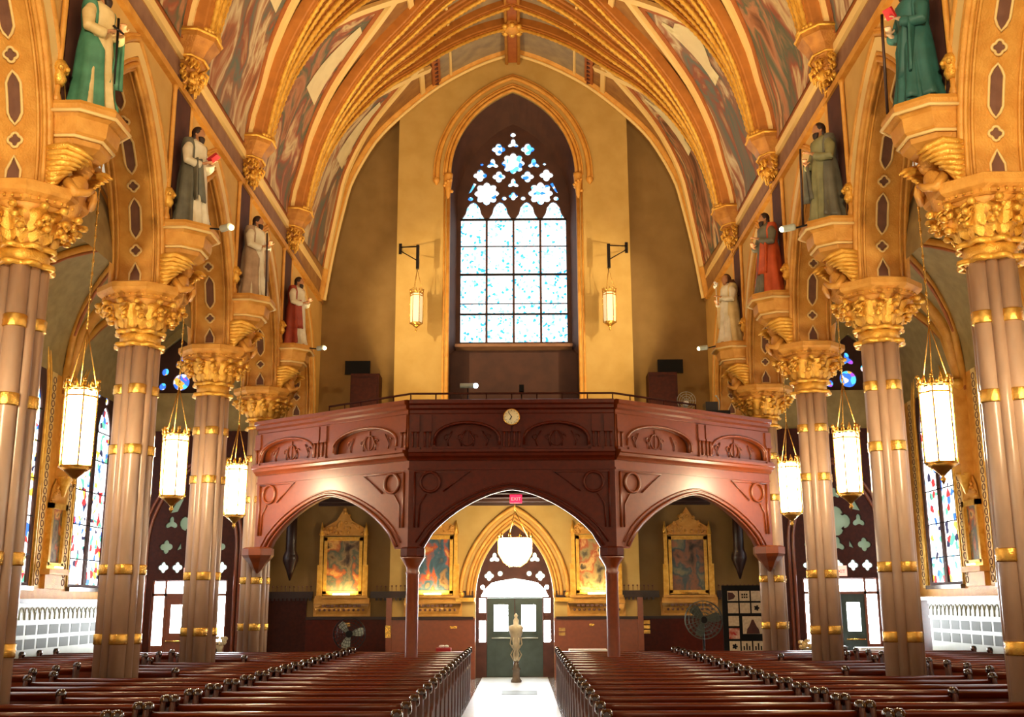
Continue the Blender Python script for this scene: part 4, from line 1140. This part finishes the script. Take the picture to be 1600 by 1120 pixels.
# signs: red lit exit sign, pale ones over the side doors
def text_mesh(s, size, M, m_, parent):
    cu = bpy.data.curves.new('lettering', 'FONT'); cu.body = s; cu.size = size; cu.extrude = .002; cu.align_x = 'CENTER'; cu.align_y = 'CENTER'
    o = bpy.data.objects.new('lettering', cu); C.objects.link(o); dg = bpy.context.evaluated_depsgraph_get()
    me = bpy.data.meshes.new_from_object(o.evaluated_get(dg)); bpy.data.objects.remove(o); bpy.data.curves.remove(cu)
    me.transform(M); me.materials.clear(); me.materials.append(MATS[m_]); q = bpy.data.objects.new('lettering', me); C.objects.link(q); q.parent = parent; return q
t = thing('exit_sign', 'glowing red exit sign hanging under the gallery arch over the centre aisle', 'sign', (.06, 24.9, 4.2))
MB().box(-.14, .14, -.03, .03, -.09, .10).build('box', 'exitred', t); text_mesh('EXIT', .11, XZ(-.034), 'exitpale', t); MB().tube([(0, 0, .1), (0, 0, .25)], .01, 5).build('hanger', 'blackmetal', t)
for s in (-1, 1):
    t = thing('exit_sign', 'pale lit exit sign over the %s side door' % SIDE[s], 'sign', (s*8.28, 27.938, 2.62), 0, 'side door exit signs')
    MB().box(-.17, .17, -.03, .0, -.11, .15).build('box', 'exitpale', t); text_mesh('EXIT', .12, XZ(-.034), 'red', t)

# ------------------------------------------------------------------ aisles
XW = 10.2
def rib_profile(a, zs, h, n=16, cx=0): return parch(a, zs, h, n, cx)
for s in (-1, 1):
    # outer wall with window openings
    hl = []
    for Yw in (14, 18, 22, 26):
        hl.append([(Yw-1.05, 2.25)]+parch(1.05, 6.3, 1.9, 10, Yw)+[(Yw+1.05, 2.25)])
    M = Matrix(((0, 0, 1, s*(XW+.1)), (1, 0, 0, 0), (0, 1, 0, 0), (0, 0, 0, 1)))
    o = MB().plate([(4, 0), (28.1, 0), (28.1, 10.2), (4, 10.2)], hl, .2, M).build('wall_aisle_'+SIDE[s], 'gold'); struct(o, 'ochre outer aisle wall')
    for i, Yw in enumerate((14, 18, 22, 26)):
        M2 = Matrix(((0, 0, 1, s*(XW+.03)), (1, 0, 0, 0), (0, 1, 0, 0), (0, 0, 0, 1)))
        outl = [(Yw-1.04, 2.25)]+parch(1.04, 6.3, 1.88, 10, Yw)+[(Yw+1.04, 2.25)]
        lights = []
        for c in (-.5, .5):
            lights.append([(Yw+c-.42, 2.32), (Yw+c-.42, 6.0)]+[(Yw+c+x, z) for x, z in parch(.42, 6.0, .7, 6)][1:-1]+[(Yw+c+.42, 6.0), (Yw+c+.42, 2.32)])
        tr = [foil(Yw, 7.2, .36, 4, 32, .2), foil(Yw-.52, 6.85, .14, 3, 20), foil(Yw+.52, 6.85, .14, 3, 20), circ(Yw, 7.75, .12)]
        nm = 'window_%d' % (2+i+(4 if s > 0 else 0))
        wn = struct(MB().plate(outl, lights+tr, .05, M2).build(nm, 'reveal'), 'pair of stained glass lights in the %s aisle wall' % SIDE[s])
        MB().plate([(Yw-1.0, 2.25), (Yw-1.0, 6.5), (Yw, 7.95), (Yw+1.0, 6.5), (Yw+1.0, 2.25)], [], .02, Matrix(((0, 0, 1, s*(XW+.068)), (1, 0, 0, 0), (0, 1, 0, 0), (0, 0, 0, 1)))).build('stained_glass', 'sideglass', wn)
        m = MB(); xx = s*(XW+.0)
        for z in (2.9, 3.7, 4.5, 5.3, 6.0): m.box(xx-.01, xx+.01, Yw-.95, Yw+.95, z-.012, z+.012)
        m.build('saddle_bar', 'blackmetal', wn)
        a, b = sorted((s*(XW-.1), s*(XW+.25))); MB().box(a, b, Yw-1.08, Yw+1.08, 2.16, 2.25).build('sill', 'marbleshelf', wn)
        m = MB()
        for off, r in ((.05, .04), (.16, .03)):
            m.tube([(s*(XW-.01), Yw-1.05-off, 2.25)]+[(s*(XW-.01), Yw+x*(1+off/1.05), z+off*.7) for x, z in parch(1.05, 6.3, 1.9, 10)]+[(s*(XW-.01), Yw+1.05+off, 2.25)], r, 6)
        m.build('window_moulding', 'gilt', wn)
        m = MB()
        for e in (-1.33, 1.33):
            a, b = sorted((s*(XW-.03), s*(XW-.001))); m.box(a, b, Yw+e-.12, Yw+e+.12, 2.2, 6.9)
        m.build('stencilled_strip', 'creamline', wn)
        m = MB()
        for e in (-1.33, 1.33):
            for k in range(26): z = 2.35+k*.175; m.tube([(s*(XW-.033), Yw+e+.07*math.cos(q), z+.07*math.sin(q)) for q in [2*PI*j/10 for j in range(10)]], .014, 4, cyc=True)
        m.build('stencil_rings', 'brownpanel', wn)
    # ceiling
    cx, a_ = s*8.1, 2.1
    prof = [(x, z) for x, z in parch(a_, 6.9, 2.6, 16, cx)]
    struct(MB().addgrid([[Vector((x, y, z)) for x, z in prof] for y in (4, 8, 12, 16, 20, 24, 28.1)]).build('ceiling_aisle_'+SIDE[s], 'olive'), 'olive aisle vault')
    m, bd = MB(), MB()
    def arib(p0, p1, w=.11):
        pts = []; n = 20
        for i in range(n+1):
            f = i/n; x = p0[0]+(p1[0]-p0[0])*f; y = p0[1]+(p1[1]-p0[1])*f
            q = abs((x-cx)/a_); q = min(q, 1); Rr = (a_*a_+2.6*2.6)/(2*a_); dx_ = a_*(1-q)
            z = 6.9+math.sqrt(max(0, Rr*Rr-(Rr-dx_)**2))-.08
            if i in (0, n): z = 6.62
            pts.append((x, y, z))
        m.tube(pts, w, 8); bd.tube([(x, y, z-.1) for x, y, z in pts], [.03 if k % 2 else .045 for k in range(n+1)], 6)
    for Y in (8, 12, 16, 20, 24): arib((s*6.0, Y), (s*10.2, Y), .16)
    for Y in (8, 12, 16, 20, 24):
        arib((s*6.0, Y+.15), (s*10.2, min(Y+4, 28)-.15), .08); arib((s*6.0, min(Y+4, 28)-.15), (s*10.2, Y+.15), .08)
    struct(m.build('trim_20', 'gold')); struct(bd.build('trim_21', 'orange'))
    # wall piers
    for Y in (8, 12, 16, 20, 24):
        a, b = sorted((s*(XW-.28), s*(XW-.001)))
        t = thing('wall_pier', 'golden wall pier between windows in the %s aisle, %s' % (SIDE[s], PNAME[Y]), 'pier', (s*XW, Y, 0), 0, 'aisle wall piers')
        MB().box(-.28 if s > 0 else .001, -.001 if s > 0 else .28, -.16, .16, 4.6, 6.7).build('shaft', 'gold', t)
        sg = -s
        m = MB().lathe([(.03, 4.2), (.1, 4.4), (.18, 4.6), (.2, 4.65)], (sg*.15, 0, 0), 8).lathe([(.16, 6.5), (.24, 6.62), (.26, 6.75)], (sg*.15, 0, 0), 8); m.build('corbel', 'gilt', t)
        if Y >= 16:
            t = thing('aisle_station', 'small gold framed relief between windows on the %s aisle wall, %s' % (SIDE[s], PNAME[Y]), 'painting', (s*(XW-.001), Y, 0), 0, 'aisle wall stations')
            def bx(y0, y1, z0, z1, d, mb): a, b = sorted((0, sg*d)); return mb.box(a, b, y0, y1, z0, z1)
            bx(-.3, .3, 2.75, 3.95, .05, MB()).build('canvas', 'painting_a', t)
            m = MB()
            for q in ((-.4, -.3, 2.7, 4.05), (.3, .4, 2.7, 4.05), (-.4, .4, 3.93, 4.05), (-.45, .45, 2.62, 2.76)): bx(*q, .12, m)
            m.build('frame', 'gilt', t)
            m = bx(-.5, .5, 2.5, 2.62, .22, MB()); bx(-.42, .42, 2.2, 2.5, .1, m)
            m.addgrid([[Vector((sg*.04, y, z)) for y in (-w, w)] for z, w in ((4.05, .4), (4.4, .3), (4.75, .02))]); rnd = random.Random(2)
            for k in range(16): z = rnd.uniform(4.1, 4.6); w = .38*(1-(z-4.05)/.75); m.ball((sg*.07, rnd.uniform(-w, w), z), .045, 6)
            m.build('crest_and_shelf', 'gold', t)
            m = MB().tube([(sg*.2, -.2, 2.66), (sg*.2, .2, 2.66)], .02, 6); m.build('picture_light', 'picturebulb', t)
    # white heater cover with grilles
    t = thing('heater_cover', 'long white heater cover with grilles and scalloped top along the %s aisle wall' % SIDE[s], 'heater cover', (s*(XW-.002), 0, 0))
    sg = -s
    y0, y1 = 14.4, 26.3
    a, b = sorted((0, sg*.34)); MB().box(a, b, y0, y1, .2, 1.9).build('case', 'whitemetal', t)
    a, b = sorted((0, sg*.42)); MB().box(a, b, y0-.05, 27.9, 1.9, 1.98).build('top_shelf', 'marbleshelf', t)
    m = MB(); xx = sg*.345
    k = 0
    y = y0+.1
    while y+.5 < y1:
        for z in (.98, 1.26): a, b = sorted((sg*.335, xx)); m.box(a, b, y, y+.46, z, z+.2)
        y += .56
    m.build('grille', 'grille', t)
    m = MB(); y = y0+.15
    while y+.2 < y1:
        m.tube([(xx, y+.1+.10*math.cos(q), 1.70+.1*math.sin(q)) for q in [PI*j/8 for j in range(9)]], .018, 5); m.tube([(xx, y, 1.56), (xx, y, 1.7)], .018, 5)
        y += .24
    a, b = sorted((sg*.33, sg*.37)); m.box(a, b, y0, y1, 1.50, 1.55); m.box(a, b, y0, y1, 1.83, 1.9)
    m.build('scallop_moulding', 'whitemetal', t)
    a, b = sorted((s*XW-s*.02, s*XW-s*.3)); struct(MB().box(a, b, y1+.02, 27.95, 0, 1.89).build('baseboard_aisle_'+SIDE[s], 'mahoganydark'))
    # aisle end wall and wooden screen with the side door
    a, b = sorted((s*6.0, s*10.2)); 
    wh2 = [[(8.2, 7.35), (9.85, 7.35), (9.85, 8.2), (9.0, 8.9), (8.2, 8.2)]]
    f = lambda P: [(s*x, z) for x, z in P]
    struct(MB().plate(f([(6.03, 6.3), (10.2, 6.3), (10.2, 10.2), (6.03, 10.2)]), [f(q) for q in wh2], .2, XZ(28.2)).build('wall_aisle_end_'+SIDE[s], 'olive'), 'olive end wall of the aisle')
    w2 = MB().plate(f([(8.1, 7.3), (9.95, 7.3), (9.95, 9), (8.1, 9)]), [f(circ(9.0, 7.72, .23)), f(tri(9.0, 8.25, .2)), f(circ(8.55, 8.05, .1)), f(circ(9.45, 8.0, .1)), f(circ(8.5, 7.6, .1)), f(circ(9.5, 7.6, .1)), f(circ(8.8, 8.55, .07))], .08, XZ(28.45)).build('window_%d' % (10 if s < 0 else 11), 'reveal')
    struct(w2, 'small rose window with a blue medallion'); MB().box(*sorted((s*8.15, s*9.9)), 28.52, 28.54, 7.35, 8.9).build('medallion_glass', 'medallion', w2)
    scr = [(6.6, 0), (7.32, 0), (7.32, 2.46), (9.25, 2.46), (9.25, 0), (10.2, 0), (10.2, 6.3), (6.6, 6.3)]
    qs = [f(foil(x, 2.78, .135)) for x in (7.5, 7.88, 8.26, 8.64, 9.0)]
    up = [f(quat(8.28, 3.9, .38)), f(foil(7.6, 3.3, .17)), f(foil(8.96, 3.3, .17)), f(tri(7.72, 3.9, .18)), f(tri(8.86, 3.9, .18)), f(tri(8.28, 3.3, .2)), f(tri(8.28, 4.6, .16))]
    up += [f([(7.85, 3.2), (8.0, 3.25), (7.98, 3.45)]), f([(8.7, 3.2), (8.56, 3.25), (8.58, 3.45)]), f([(7.62, 4.15), (7.85, 4.2), (8.0, 4.55), (7.8, 4.5)]), f([(8.94, 4.15), (8.71, 4.2), (8.56, 4.55), (8.76, 4.5)])]
    sc = struct(MB().plate(f(scr), qs+up, .12, XZ(28.0)).build('door_%d' % (2 if s < 0 else 3), 'mahoganydark'), 'dark wood screen with tracery over the %s side door' % SIDE[s])
    MB().box(*sorted((s*7.3, s*9.3)), 28.09, 28.1, 2.6, 2.95).build('quatrefoil_glass', 'traceryglass', sc)
    MB().box(*sorted((s*7.3, s*9.3)), 28.09, 28.1, 3.0, 4.9).build('tracery_glass', 'palegreenglass', sc)
    m = MB()
    for off in (.0, .1): m.tube([(s*(8.28+x*(1+off)), 27.93, z+off) for x, z in [(-1.15, 0)]+parch(1.15, 3.3, 2.1, 10)+[(1.15, 0)]], .045, 6)
    m.build('arch_moulding', 'mahogany', sc)
    struct(MB().box(*sorted((s*6.5, s*6.62)), 27.95, 28.6, 0, 6.3).build('wall_screen_return_'+SIDE[s], 'mahoganydark'))
    m = MB().box(*sorted((s*7.34, s*9.22)), 28.06, 28.07, 2.12, 2.42); m.build('transom_glass', 'daylight', sc)
    m = MB()
    for x in (7.5, 9.06): m.box(*sorted((s*(x-.13), s*(x+.13))), 28.06, 28.07, .85, 2.08)
    m.build('sidelight_glass', 'daylight', sc)
    m = MB()
    for x in (7.34, 7.66, 8.9, 9.22): m.box(*sorted((s*(x-.03), s*(x+.03))), 28.0, 28.1, 0, 2.46)
    m.box(*sorted((s*7.3, s*9.25)), 28.0, 28.1, 2.06, 2.13)
    for x in (7.5, 9.06): m.box(*sorted((s*(x-.14), s*(x+.14))), 28.02, 28.08, 0, .85)
    m.build('door_frame', 'mahogany', sc)
    for x0, x1 in ((7.68, 8.27), (8.29, 8.88)):
        c = (x0+x1)/2
        lf = MB().plate(f([(x0, .02), (x1, .02), (x1, 2.06), (x0, 2.06)]), [f([(c-.17, 1.15), (c+.17, 1.15), (c+.17, 1.85), (c-.17, 1.85)])], .06, XZ(28.06)).build('door_leaf', 'mahogany' if s < 0 else 'doorgreen', sc)
        MB().box(*sorted((s*(c-.18), s*(c+.18))), 28.07, 28.075, 1.14, 1.86).build('leaf_window', 'daylight', lf)
        MB().tube([(s*(c-.24), 27.98, .95), (s*(c+.24), 27.98, .95)], .018, 6).build('push_bar', 'brass', lf)
    struct(MB().box(*sorted((s*6.6, s*10.4)), 28.6, 28.7, 0, 6.4).build('wall_lobby_'+SIDE[s], 'darkwood'))
    # cream curtain-like column of light boards beside door
    t = thing('door_post', 'slim pale post standing left of the side door' if s < 0 else 'slim pale post standing right of the side door', 'post', (s*9.55, 27.7, 0))
    MB().lathe([(.1, 0), (.1, .06), (.03, .1), (.03, 1.5), (.06, 1.56), (.03, 1.62), (.03, 2.35), (.07, 2.4), (.01, 2.46)], n=12).build('stem', 'cream', t)

# ------------------------------------------------------------------ lit lanterns
l0 = None
for s in (-1, 1):
    for Y in (14, 18, 22, 10, 6):
        lab = 'bright hanging lantern in the %s arcade, %s' % (SIDE[s], {14: 'nearest and largest', 18: 'middle one of three', 22: 'farthest, beside the gallery', 10: 'above the viewer', 6: 'behind the viewer'}[Y])
        if l0 is None:
            l0 = make_lantern('lampglass', 5.22); l0.scale = (1.12, 1.12, 1.1); l0.location = (s*W, Y, 3.56); l0['label'] = lab; l0['group'] = 'arcade lanterns'
        else: dup(l0, (s*W, Y, 3.56), 0, lab, 'arcade lanterns')
ch = thing('lobby_chandelier', 'wide bright glass chandelier hanging before the central door', 'chandelier', (.03, 26, 2.72))
MB().addgrid([hexring(.1, .0, 10), hexring(.26, .1, 10), hexring(.39, .3, 10), hexring(.40, .6, 10), hexring(.36, .66, 10)], True, True, False).build('glass_bowl', 'lampglass', ch)
m = MB()
for k in range(10):
    a = 2*PI*k/10; m.tube([(.12*math.cos(a), .12*math.sin(a), -.02), (.28*math.cos(a), .28*math.sin(a), .09), (.405*math.cos(a), .405*math.sin(a), .3), (.415*math.cos(a), .415*math.sin(a), .68)], .01, 5); m.lathe([(.035, 0), (.02, .08), (.001, .14)], (.39*math.cos(a), .39*math.sin(a), .66), 5)
m.tube(hexring(.41, .66, 10), .014, 5, cyc=True); m.build('frame', 'brass', ch)
m = MB()
for k in range(3): a = 2*PI*k/3; m.tube([(.3*math.cos(a), .3*math.sin(a), .7), (.0, 0, 1.3)], .009, 5)
m.tube([(0, 0, 1.3), (0, 0, 1.72)], .012, 5); m.build('chain', 'brass', ch)

# ------------------------------------------------------------------ pews
def make_pew(L, seg):
    """local: x 0..L, back at y=0, seat towards -y; segments give where it is interrupted"""
    t = thing('pew', 'x', 'pew')
    MB().box(.03, L-.03, -.44, -.02, .40, .44).build('seat', 'pew', t)
    m = MB()
    m.addgrid([[Vector((x, y, z)) for y, z in ((-.02, .12), (.0, .12), (.055, .78), (.035, .78))] for x in (.03, L-.03)], True, True, False); m.build('backrest', 'pew', t)
    m = MB(); cs = [(.02, .77), (.02, .81), (.0, .83), (.01, .86), (.05, .87), (.085, .855), (.09, .83), (.07, .81), (.07, .77)]
    m.addgrid([[Vector((x, y, z)) for y, z in cs] for x in (.03, L-.03)], True, True, True); m.build('top_rail', 'pew', t)
    out = [(.03, 0), (.05, .3), (.08, .62), (.10, .84), (.085, .90), (.03, .915), (-.03, .90), (-.06, .84), (-.07, .74), (-.1, .66), (-.18, .61), (-.34, .60), (-.42, .56), (-.46, .48), (-.45, .38), (-.41, .30), (-.42, .15), (-.46, .06), (-.46, 0)]
    for x in (0, L):
        e = MB().plate(out, [], .05, Matrix(((0, 0, 1, x+(.025 if x == 0 else -.025)), (1, 0, 0, 0), (0, 1, 0, 0), (0, 0, 0, 1))), 0).build('end_panel', 'pewend', t)
        m = MB().lathe([(.001, -.05), (.04, -.05), (.06, -.035), (.065, 0), (.06, .035), (.04, .05), (.001, .05)], n=14, M=Matrix.Translation((x+(.02 if x == 0 else -.02), .03, .90)) @ Matrix.Rotation(R(90), 4, 'Y'))
        m.build('scroll_knob', 'pewdark', e)
    return t
def place(proto, cache, x0, y, lab, grp):
    if proto.name not in cache:
        cache.add(proto.name); proto.location = (x0, y, 0); proto['label'] = lab; proto['group'] = grp
    else: dup(proto, (x0, y, 0), 0, lab, grp)
P1, P2, P2s, P3 = make_pew(2.50, 0), make_pew(2.9, 0), make_pew(1.45, 0), make_pew(2.75, 0)
cache = set()
ORD = ['back', 'second', 'third', 'fourth', 'fifth', 'sixth', 'seventh', 'eighth', 'ninth', 'tenth', 'eleventh', 'twelfth', 'thirteenth', 'fourteenth', 'fifteenth', 'sixteenth', 'seventeenth', 'eighteenth']
for k in range(18):
    Y = 23.45-.8*k
    row = 'back row' if k == 0 else '%s row from the back' % ORD[k]
    for s in (-1, 1):
        side = SIDE[s]
        x = .90 if s > 0 else -.90-2.5
        place(P1, cache, x, Y, 'red-brown wooden pew in the %s block along the centre aisle, %s' % (side, row), 'centre aisle pews')
        cut = any(abs(Y-.2-c) < .5 for c in (12, 16, 20))
        if cut: x = 3.45 if s > 0 else -3.45-1.45; place(P2s, cache, x, Y, 'short red-brown pew stopping at a column on the %s, %s' % (side, row), 'short pews beside the columns')
        else:
            x = 3.45 if s > 0 else -3.45-2.9; place(P2, cache, x, Y, 'red-brown wooden pew in the %s block between the columns, %s' % (side, row), 'pews between the columns')
        x = 6.95 if s > 0 else -6.95-2.75
        place(P3, cache, x, Y, 'red-brown wooden pew in the %s side aisle, %s' % (side, row), 'side aisle pews')

# ------------------------------------------------------------------ small things on the floor
def fan(x, y, z, r, lab, dark):
    t = thing('pedestal_fan', lab, 'fan', (x, y, 0))
    mm = 'blackmetal' if dark else 'grille'
    MB().lathe([(.22, 0), (.22, .03), (.04, .07), (.025, .1), (.025, z-.1), (.04, z)], n=14).build('stand', 'blackmetal', t)
    m = MB()
    for yy in (-.09, .09):
        for q in (1, .8, .6, .4, .2): m.tube([(r*q*math.cos(a), yy*(1-.2*q*q)-.1, z+r*q*math.sin(a)) for a in [2*PI*k/28 for k in range(28)]], .006, 4, cyc=True)
        for k in range(24): a = 2*PI*k/24; m.tube([(.04*math.cos(a), yy-.1, z+.04*math.sin(a)), (r*math.cos(a), yy*.8-.1, z+r*math.sin(a))], .004, 4)
    m.tube([(r*math.cos(a), -.1, z+r*math.sin(a)) for a in [2*PI*k/28 for k in range(28)]], .012, 5, cyc=True)
    m.build('cage', mm, t)
    for k in range(3):
        a = 2*PI*k/3+.2; m = MB(); d = Vector((math.cos(a), 0, math.sin(a))); n = Vector((-math.sin(a), 0, math.cos(a)))
        m.addgrid([[Vector((0, -.1, z))+d*q*r+n*(w*r*e)+Vector((0, e*.04, 0)) for e in (-1, 0, 1)] for q, w in ((.12, .10), (.4, .2), (.7, .26), (.9, .2))]); m.build('blade', 'whitemetal' if dark else 'grille', t)
    MB().lathe([(.06, -.12), (.08, 0), (.07, .1)], n=12, M=Matrix.Translation((0, -.1, z)) @ RX).build('motor', 'black', t)
fan(-3.85, 26.0, 1.17, .37, 'black pedestal fan with pale blades before the left painting', True)
fan(4.3, 25.2, 1.48, .42, 'grey wire pedestal fan beside the black picture board', False)
# picture board
t = thing('picture_board', 'tall black board of square pictures standing before the right gallery column', 'board', (5.17, 24.95, 0))
MB().box(-.46, .46, -.03, .03, .25, 2.24).build('panel', 'black', t)
m = MB().box(-.44, -.38, -.25, .25, 0, .25).box(.38, .44, -.25, .25, 0, .25); m.build('foot', 'black', t)
rows_ = [(190, 325), (350, 490), (525, 660), (690, 830), (860, 1000), (1025, 1160)]
cols_ = [(145, 285), (305, 440), (460, 595)]
mm_ = ['paperdark', 'paper', 'paper', 'paper', 'paper', 'paperdark', 'paper', None, None, 'paperred', None, None, 'paperdark', 'paperdark', 'paperdark', 'paper', 'paper', 'paper']
u = lambda px: -.46+(px-75)/545*.92
v = lambda py: 2.24-(py-115)/945*1.55
def dark_shape(i, cx, cz):
    m = MB(); y = -.037
    if i == 1: 
        for a in (-.05, 0, .05):
            for b in (-.03, .03): m.box(cx+a-.018, cx+a+.018, y, y+.003, cz+b-.02, cz+b+.02)
    elif i in (5, 12): m.plate(foil(cx, cz, .06, 5, 30, .3), [], .003, XZ(y))
    elif i == 9: m.plate([(cx-.06, cz+.03), (cx, cz+.03), (cx+.06, cz-.04), (cx, cz-.03)], [], .003, XZ(y))
    elif i == 0: m.plate([(cx-.11, cz-.1), (cx+.02, cz-.06), (cx+.06, cz), (cx, cz+.07), (cx-.11, cz+.08)], [], .003, XZ(y))
    elif i in (13, 14):
        for a in (-.06, 0, .06): m.box(cx+a-.016, cx+a+.016, y, y+.003, cz-.08, cz+.07-abs(a))
    else: m.bm.free(); return None
    return m
k = 0
for ri, (a, b) in enumerate(rows_):
    for ci, (c, d) in enumerate(cols_):
        if mm_[k]:
            pc = MB().box(u(c), u(d), -.036, -.03, v(b), v(a)).build('picture_square', mm_[k] if mm_[k] != 'paperdark' else 'paper', t)
            g = dark_shape(k, (u(c)+u(d))/2, (v(a)+v(b))/2)
            if g: g.build('printed_shape', 'red' if k == 9 else 'plum' if k == 0 else 'black', pc)
        k += 1
pc = MB().box(u(330), u(600), -.036, -.03, v(765), v(530)).build('large_picture', 'paper', t)
cx = (u(330)+u(600))/2
m = MB().plate([(cx-.15, v(762)), (cx+.15, v(762)), (cx+.13, v(700)), (cx+.09, v(670)), (cx+.05, v(620)), (cx+.02, v(575)), (cx-.02, v(575)), (cx-.05, v(620)), (cx-.09, v(670)), (cx-.13, v(700))], [], .003, XZ(-.038)); m.build('printed_building', 'plum', pc)
# stand before the door
t = thing('holy_water_stand', 'slim ornate pale stand in the middle of the aisle before the door', 'stand', (.04, 26.9, 0))
MB().lathe([(.13, 0), (.13, .05), (.09, .1), (.085, .28), (.11, .32), (.07, .36), (.06, .5)], n=12).build('base', 'marbleshelf', t)
MB().lathe([(.05, .5), (.1, .56), (.05, .62), (.045, .74), (.11, .82), (.08, .9), (.12, 1.05), (.17, 1.2), (.18, 1.3), (.15, 1.33), (.06, 1.36), (.07, 1.45), (.03, 1.52), (.05, 1.57), (.01, 1.62)], n=14).build('font', 'stonepale', t)
m = MB()
for k in range(6): a = k*PI/3; m.tube([(.05*math.cos(a), .05*math.sin(a), .5), (.13*math.cos(a), .13*math.sin(a), .65), (.06*math.cos(a), .06*math.sin(a), .78), (.14*math.cos(a), .14*math.sin(a), .9), (.12*math.cos(a), .12*math.sin(a), 1.05)], .018, 6)
m.build('scrollwork', 'stonepale', t)
# white cloth table
def table(x, y, w, d, h, lab, box=True):
    t = thing('side_table', lab, 'table', (x, y, 0))
    m = MB()
    for a in (-1, 1):
        for b in (-1, 1): m.box(a*(w/2-.04)-.025, a*(w/2-.04)+.025, b*(d/2-.04)-.025, b*(d/2-.04)+.025, 0, h)
    m.build('legs', 'darkwood', t); MB().box(-w/2, w/2, -d/2, d/2, h, h+.03).build('top', 'darkwood', t)
    c = MB().addgrid([[Vector((sx*(w/2+.02+o*math.sin(k)), sy*(d/2+.02), z)) for k, (sx, sy) in enumerate(((-1, -1), (1, -1), (1, 1), (-1, 1)))] for z, o in ((h-.14, .012), (h+.038, 0))], True, True, False).build('white_tablecloth', 'cloth')
    c.location = (x, y, 0); tag(c, 'white cloth draped over the %s' % lab.split(' ', 1)[1], 'tablecloth')
table(1.62, 24.35, .78, .45, .84, 'low table beside the right gallery post')
table(8.55, 26.4, .8, .5, .78, 'small table before the right side door')
t = thing('offering_basket', 'bright red basket on a stool beside the left gallery post', 'basket', (-1.52, 24.2, 0))
MB().box(-.16, .16, -.12, .12, .74, .92).build('tub', 'red', t); m = MB()
for a in (-.12, .12): m.box(a-.02, a+.02, -.1, .1, 0, .74)
m.build('stool_leg', 'darkwood', t)
t2 = thing('folded_napkin', 'crumpled white papers lying in the red basket', 'papers', (-1.52, 24.2, .921))
MB().ball((-.04, 0, .03), .06, 8, (1.2, .9, .5)).ball((.06, .02, .03), .05, 8, (1, .9, .6)).build('paper', 'white', t2)
t = thing('flower_stand', 'pale flowers in a vase left of the second left column', 'flowers', (-7.0, 26.3, 0))
MB().lathe([(.12, 0), (.05, .1), (.04, .6), (.1, .66), (.08, .8), (.12, .9)], n=12).build('vase', 'stonepale', t)
m = MB(); rnd = random.Random(4)
for k in range(22): m.ball((rnd.uniform(-.16, .16), rnd.uniform(-.14, .14), rnd.uniform(.9, 1.1)), .045, 6)
m.build('blossom', 'paper', t)
t = thing('flower_stand', 'cream flowers in a vase left of the right side door', 'flowers', (6.9, 26.3, 0))
MB().lathe([(.12, 0), (.05, .1), (.04, .6), (.1, .66), (.08, .78), (.12, .82)], n=12).build('vase', 'stonepale', t)
m = MB()
for k in range(22): m.ball((rnd.uniform(-.2, .2), rnd.uniform(-.14, .14), rnd.uniform(.82, .98)), .045, 6)
m.build('blossom', 'cream', t)
# little plaques on the wainscot
def plaque(x, y, z, w, h, lab, m_='brass', n=1):
    t = thing('wall_plaque', lab, 'plaque', (x, y, z), 0, None)
    for k in range(n): MB().box(-w/2, w/2, -.02, -.002, -k*(h+.03)-h, -k*(h+.03)).build('plate', m_, t)
plaque(-3.2, 28.0, 1.32, .14, .3, 'tall dull gold plaque on the wood left of the left gallery post')
plaque(3.36, YF-.05, 1.42, .24, .09, 'three yellow plates on the wood right of the right gallery post', 'brass', 3)
plaque(-4.35, YF-.05, 1.38, .2, .09, 'small yellow plate on the wood above the black fan')
plaque(-1.55, YB-.05, 1.3, .18, .06, 'small dull plate on the wood near the left of the central door', 'brass')
plaque(1.2, YB-.05, 1.25, .16, .08, 'small dark double plate on the wood near the right of the central door', 'stencil', 2)
plaque(1.95, YB-.05, 1.35, .12, .06, 'small yellow plate beside the right gallery post on the wood', 'brass')
# security lights: candle lamp in wall lantern near the right picture
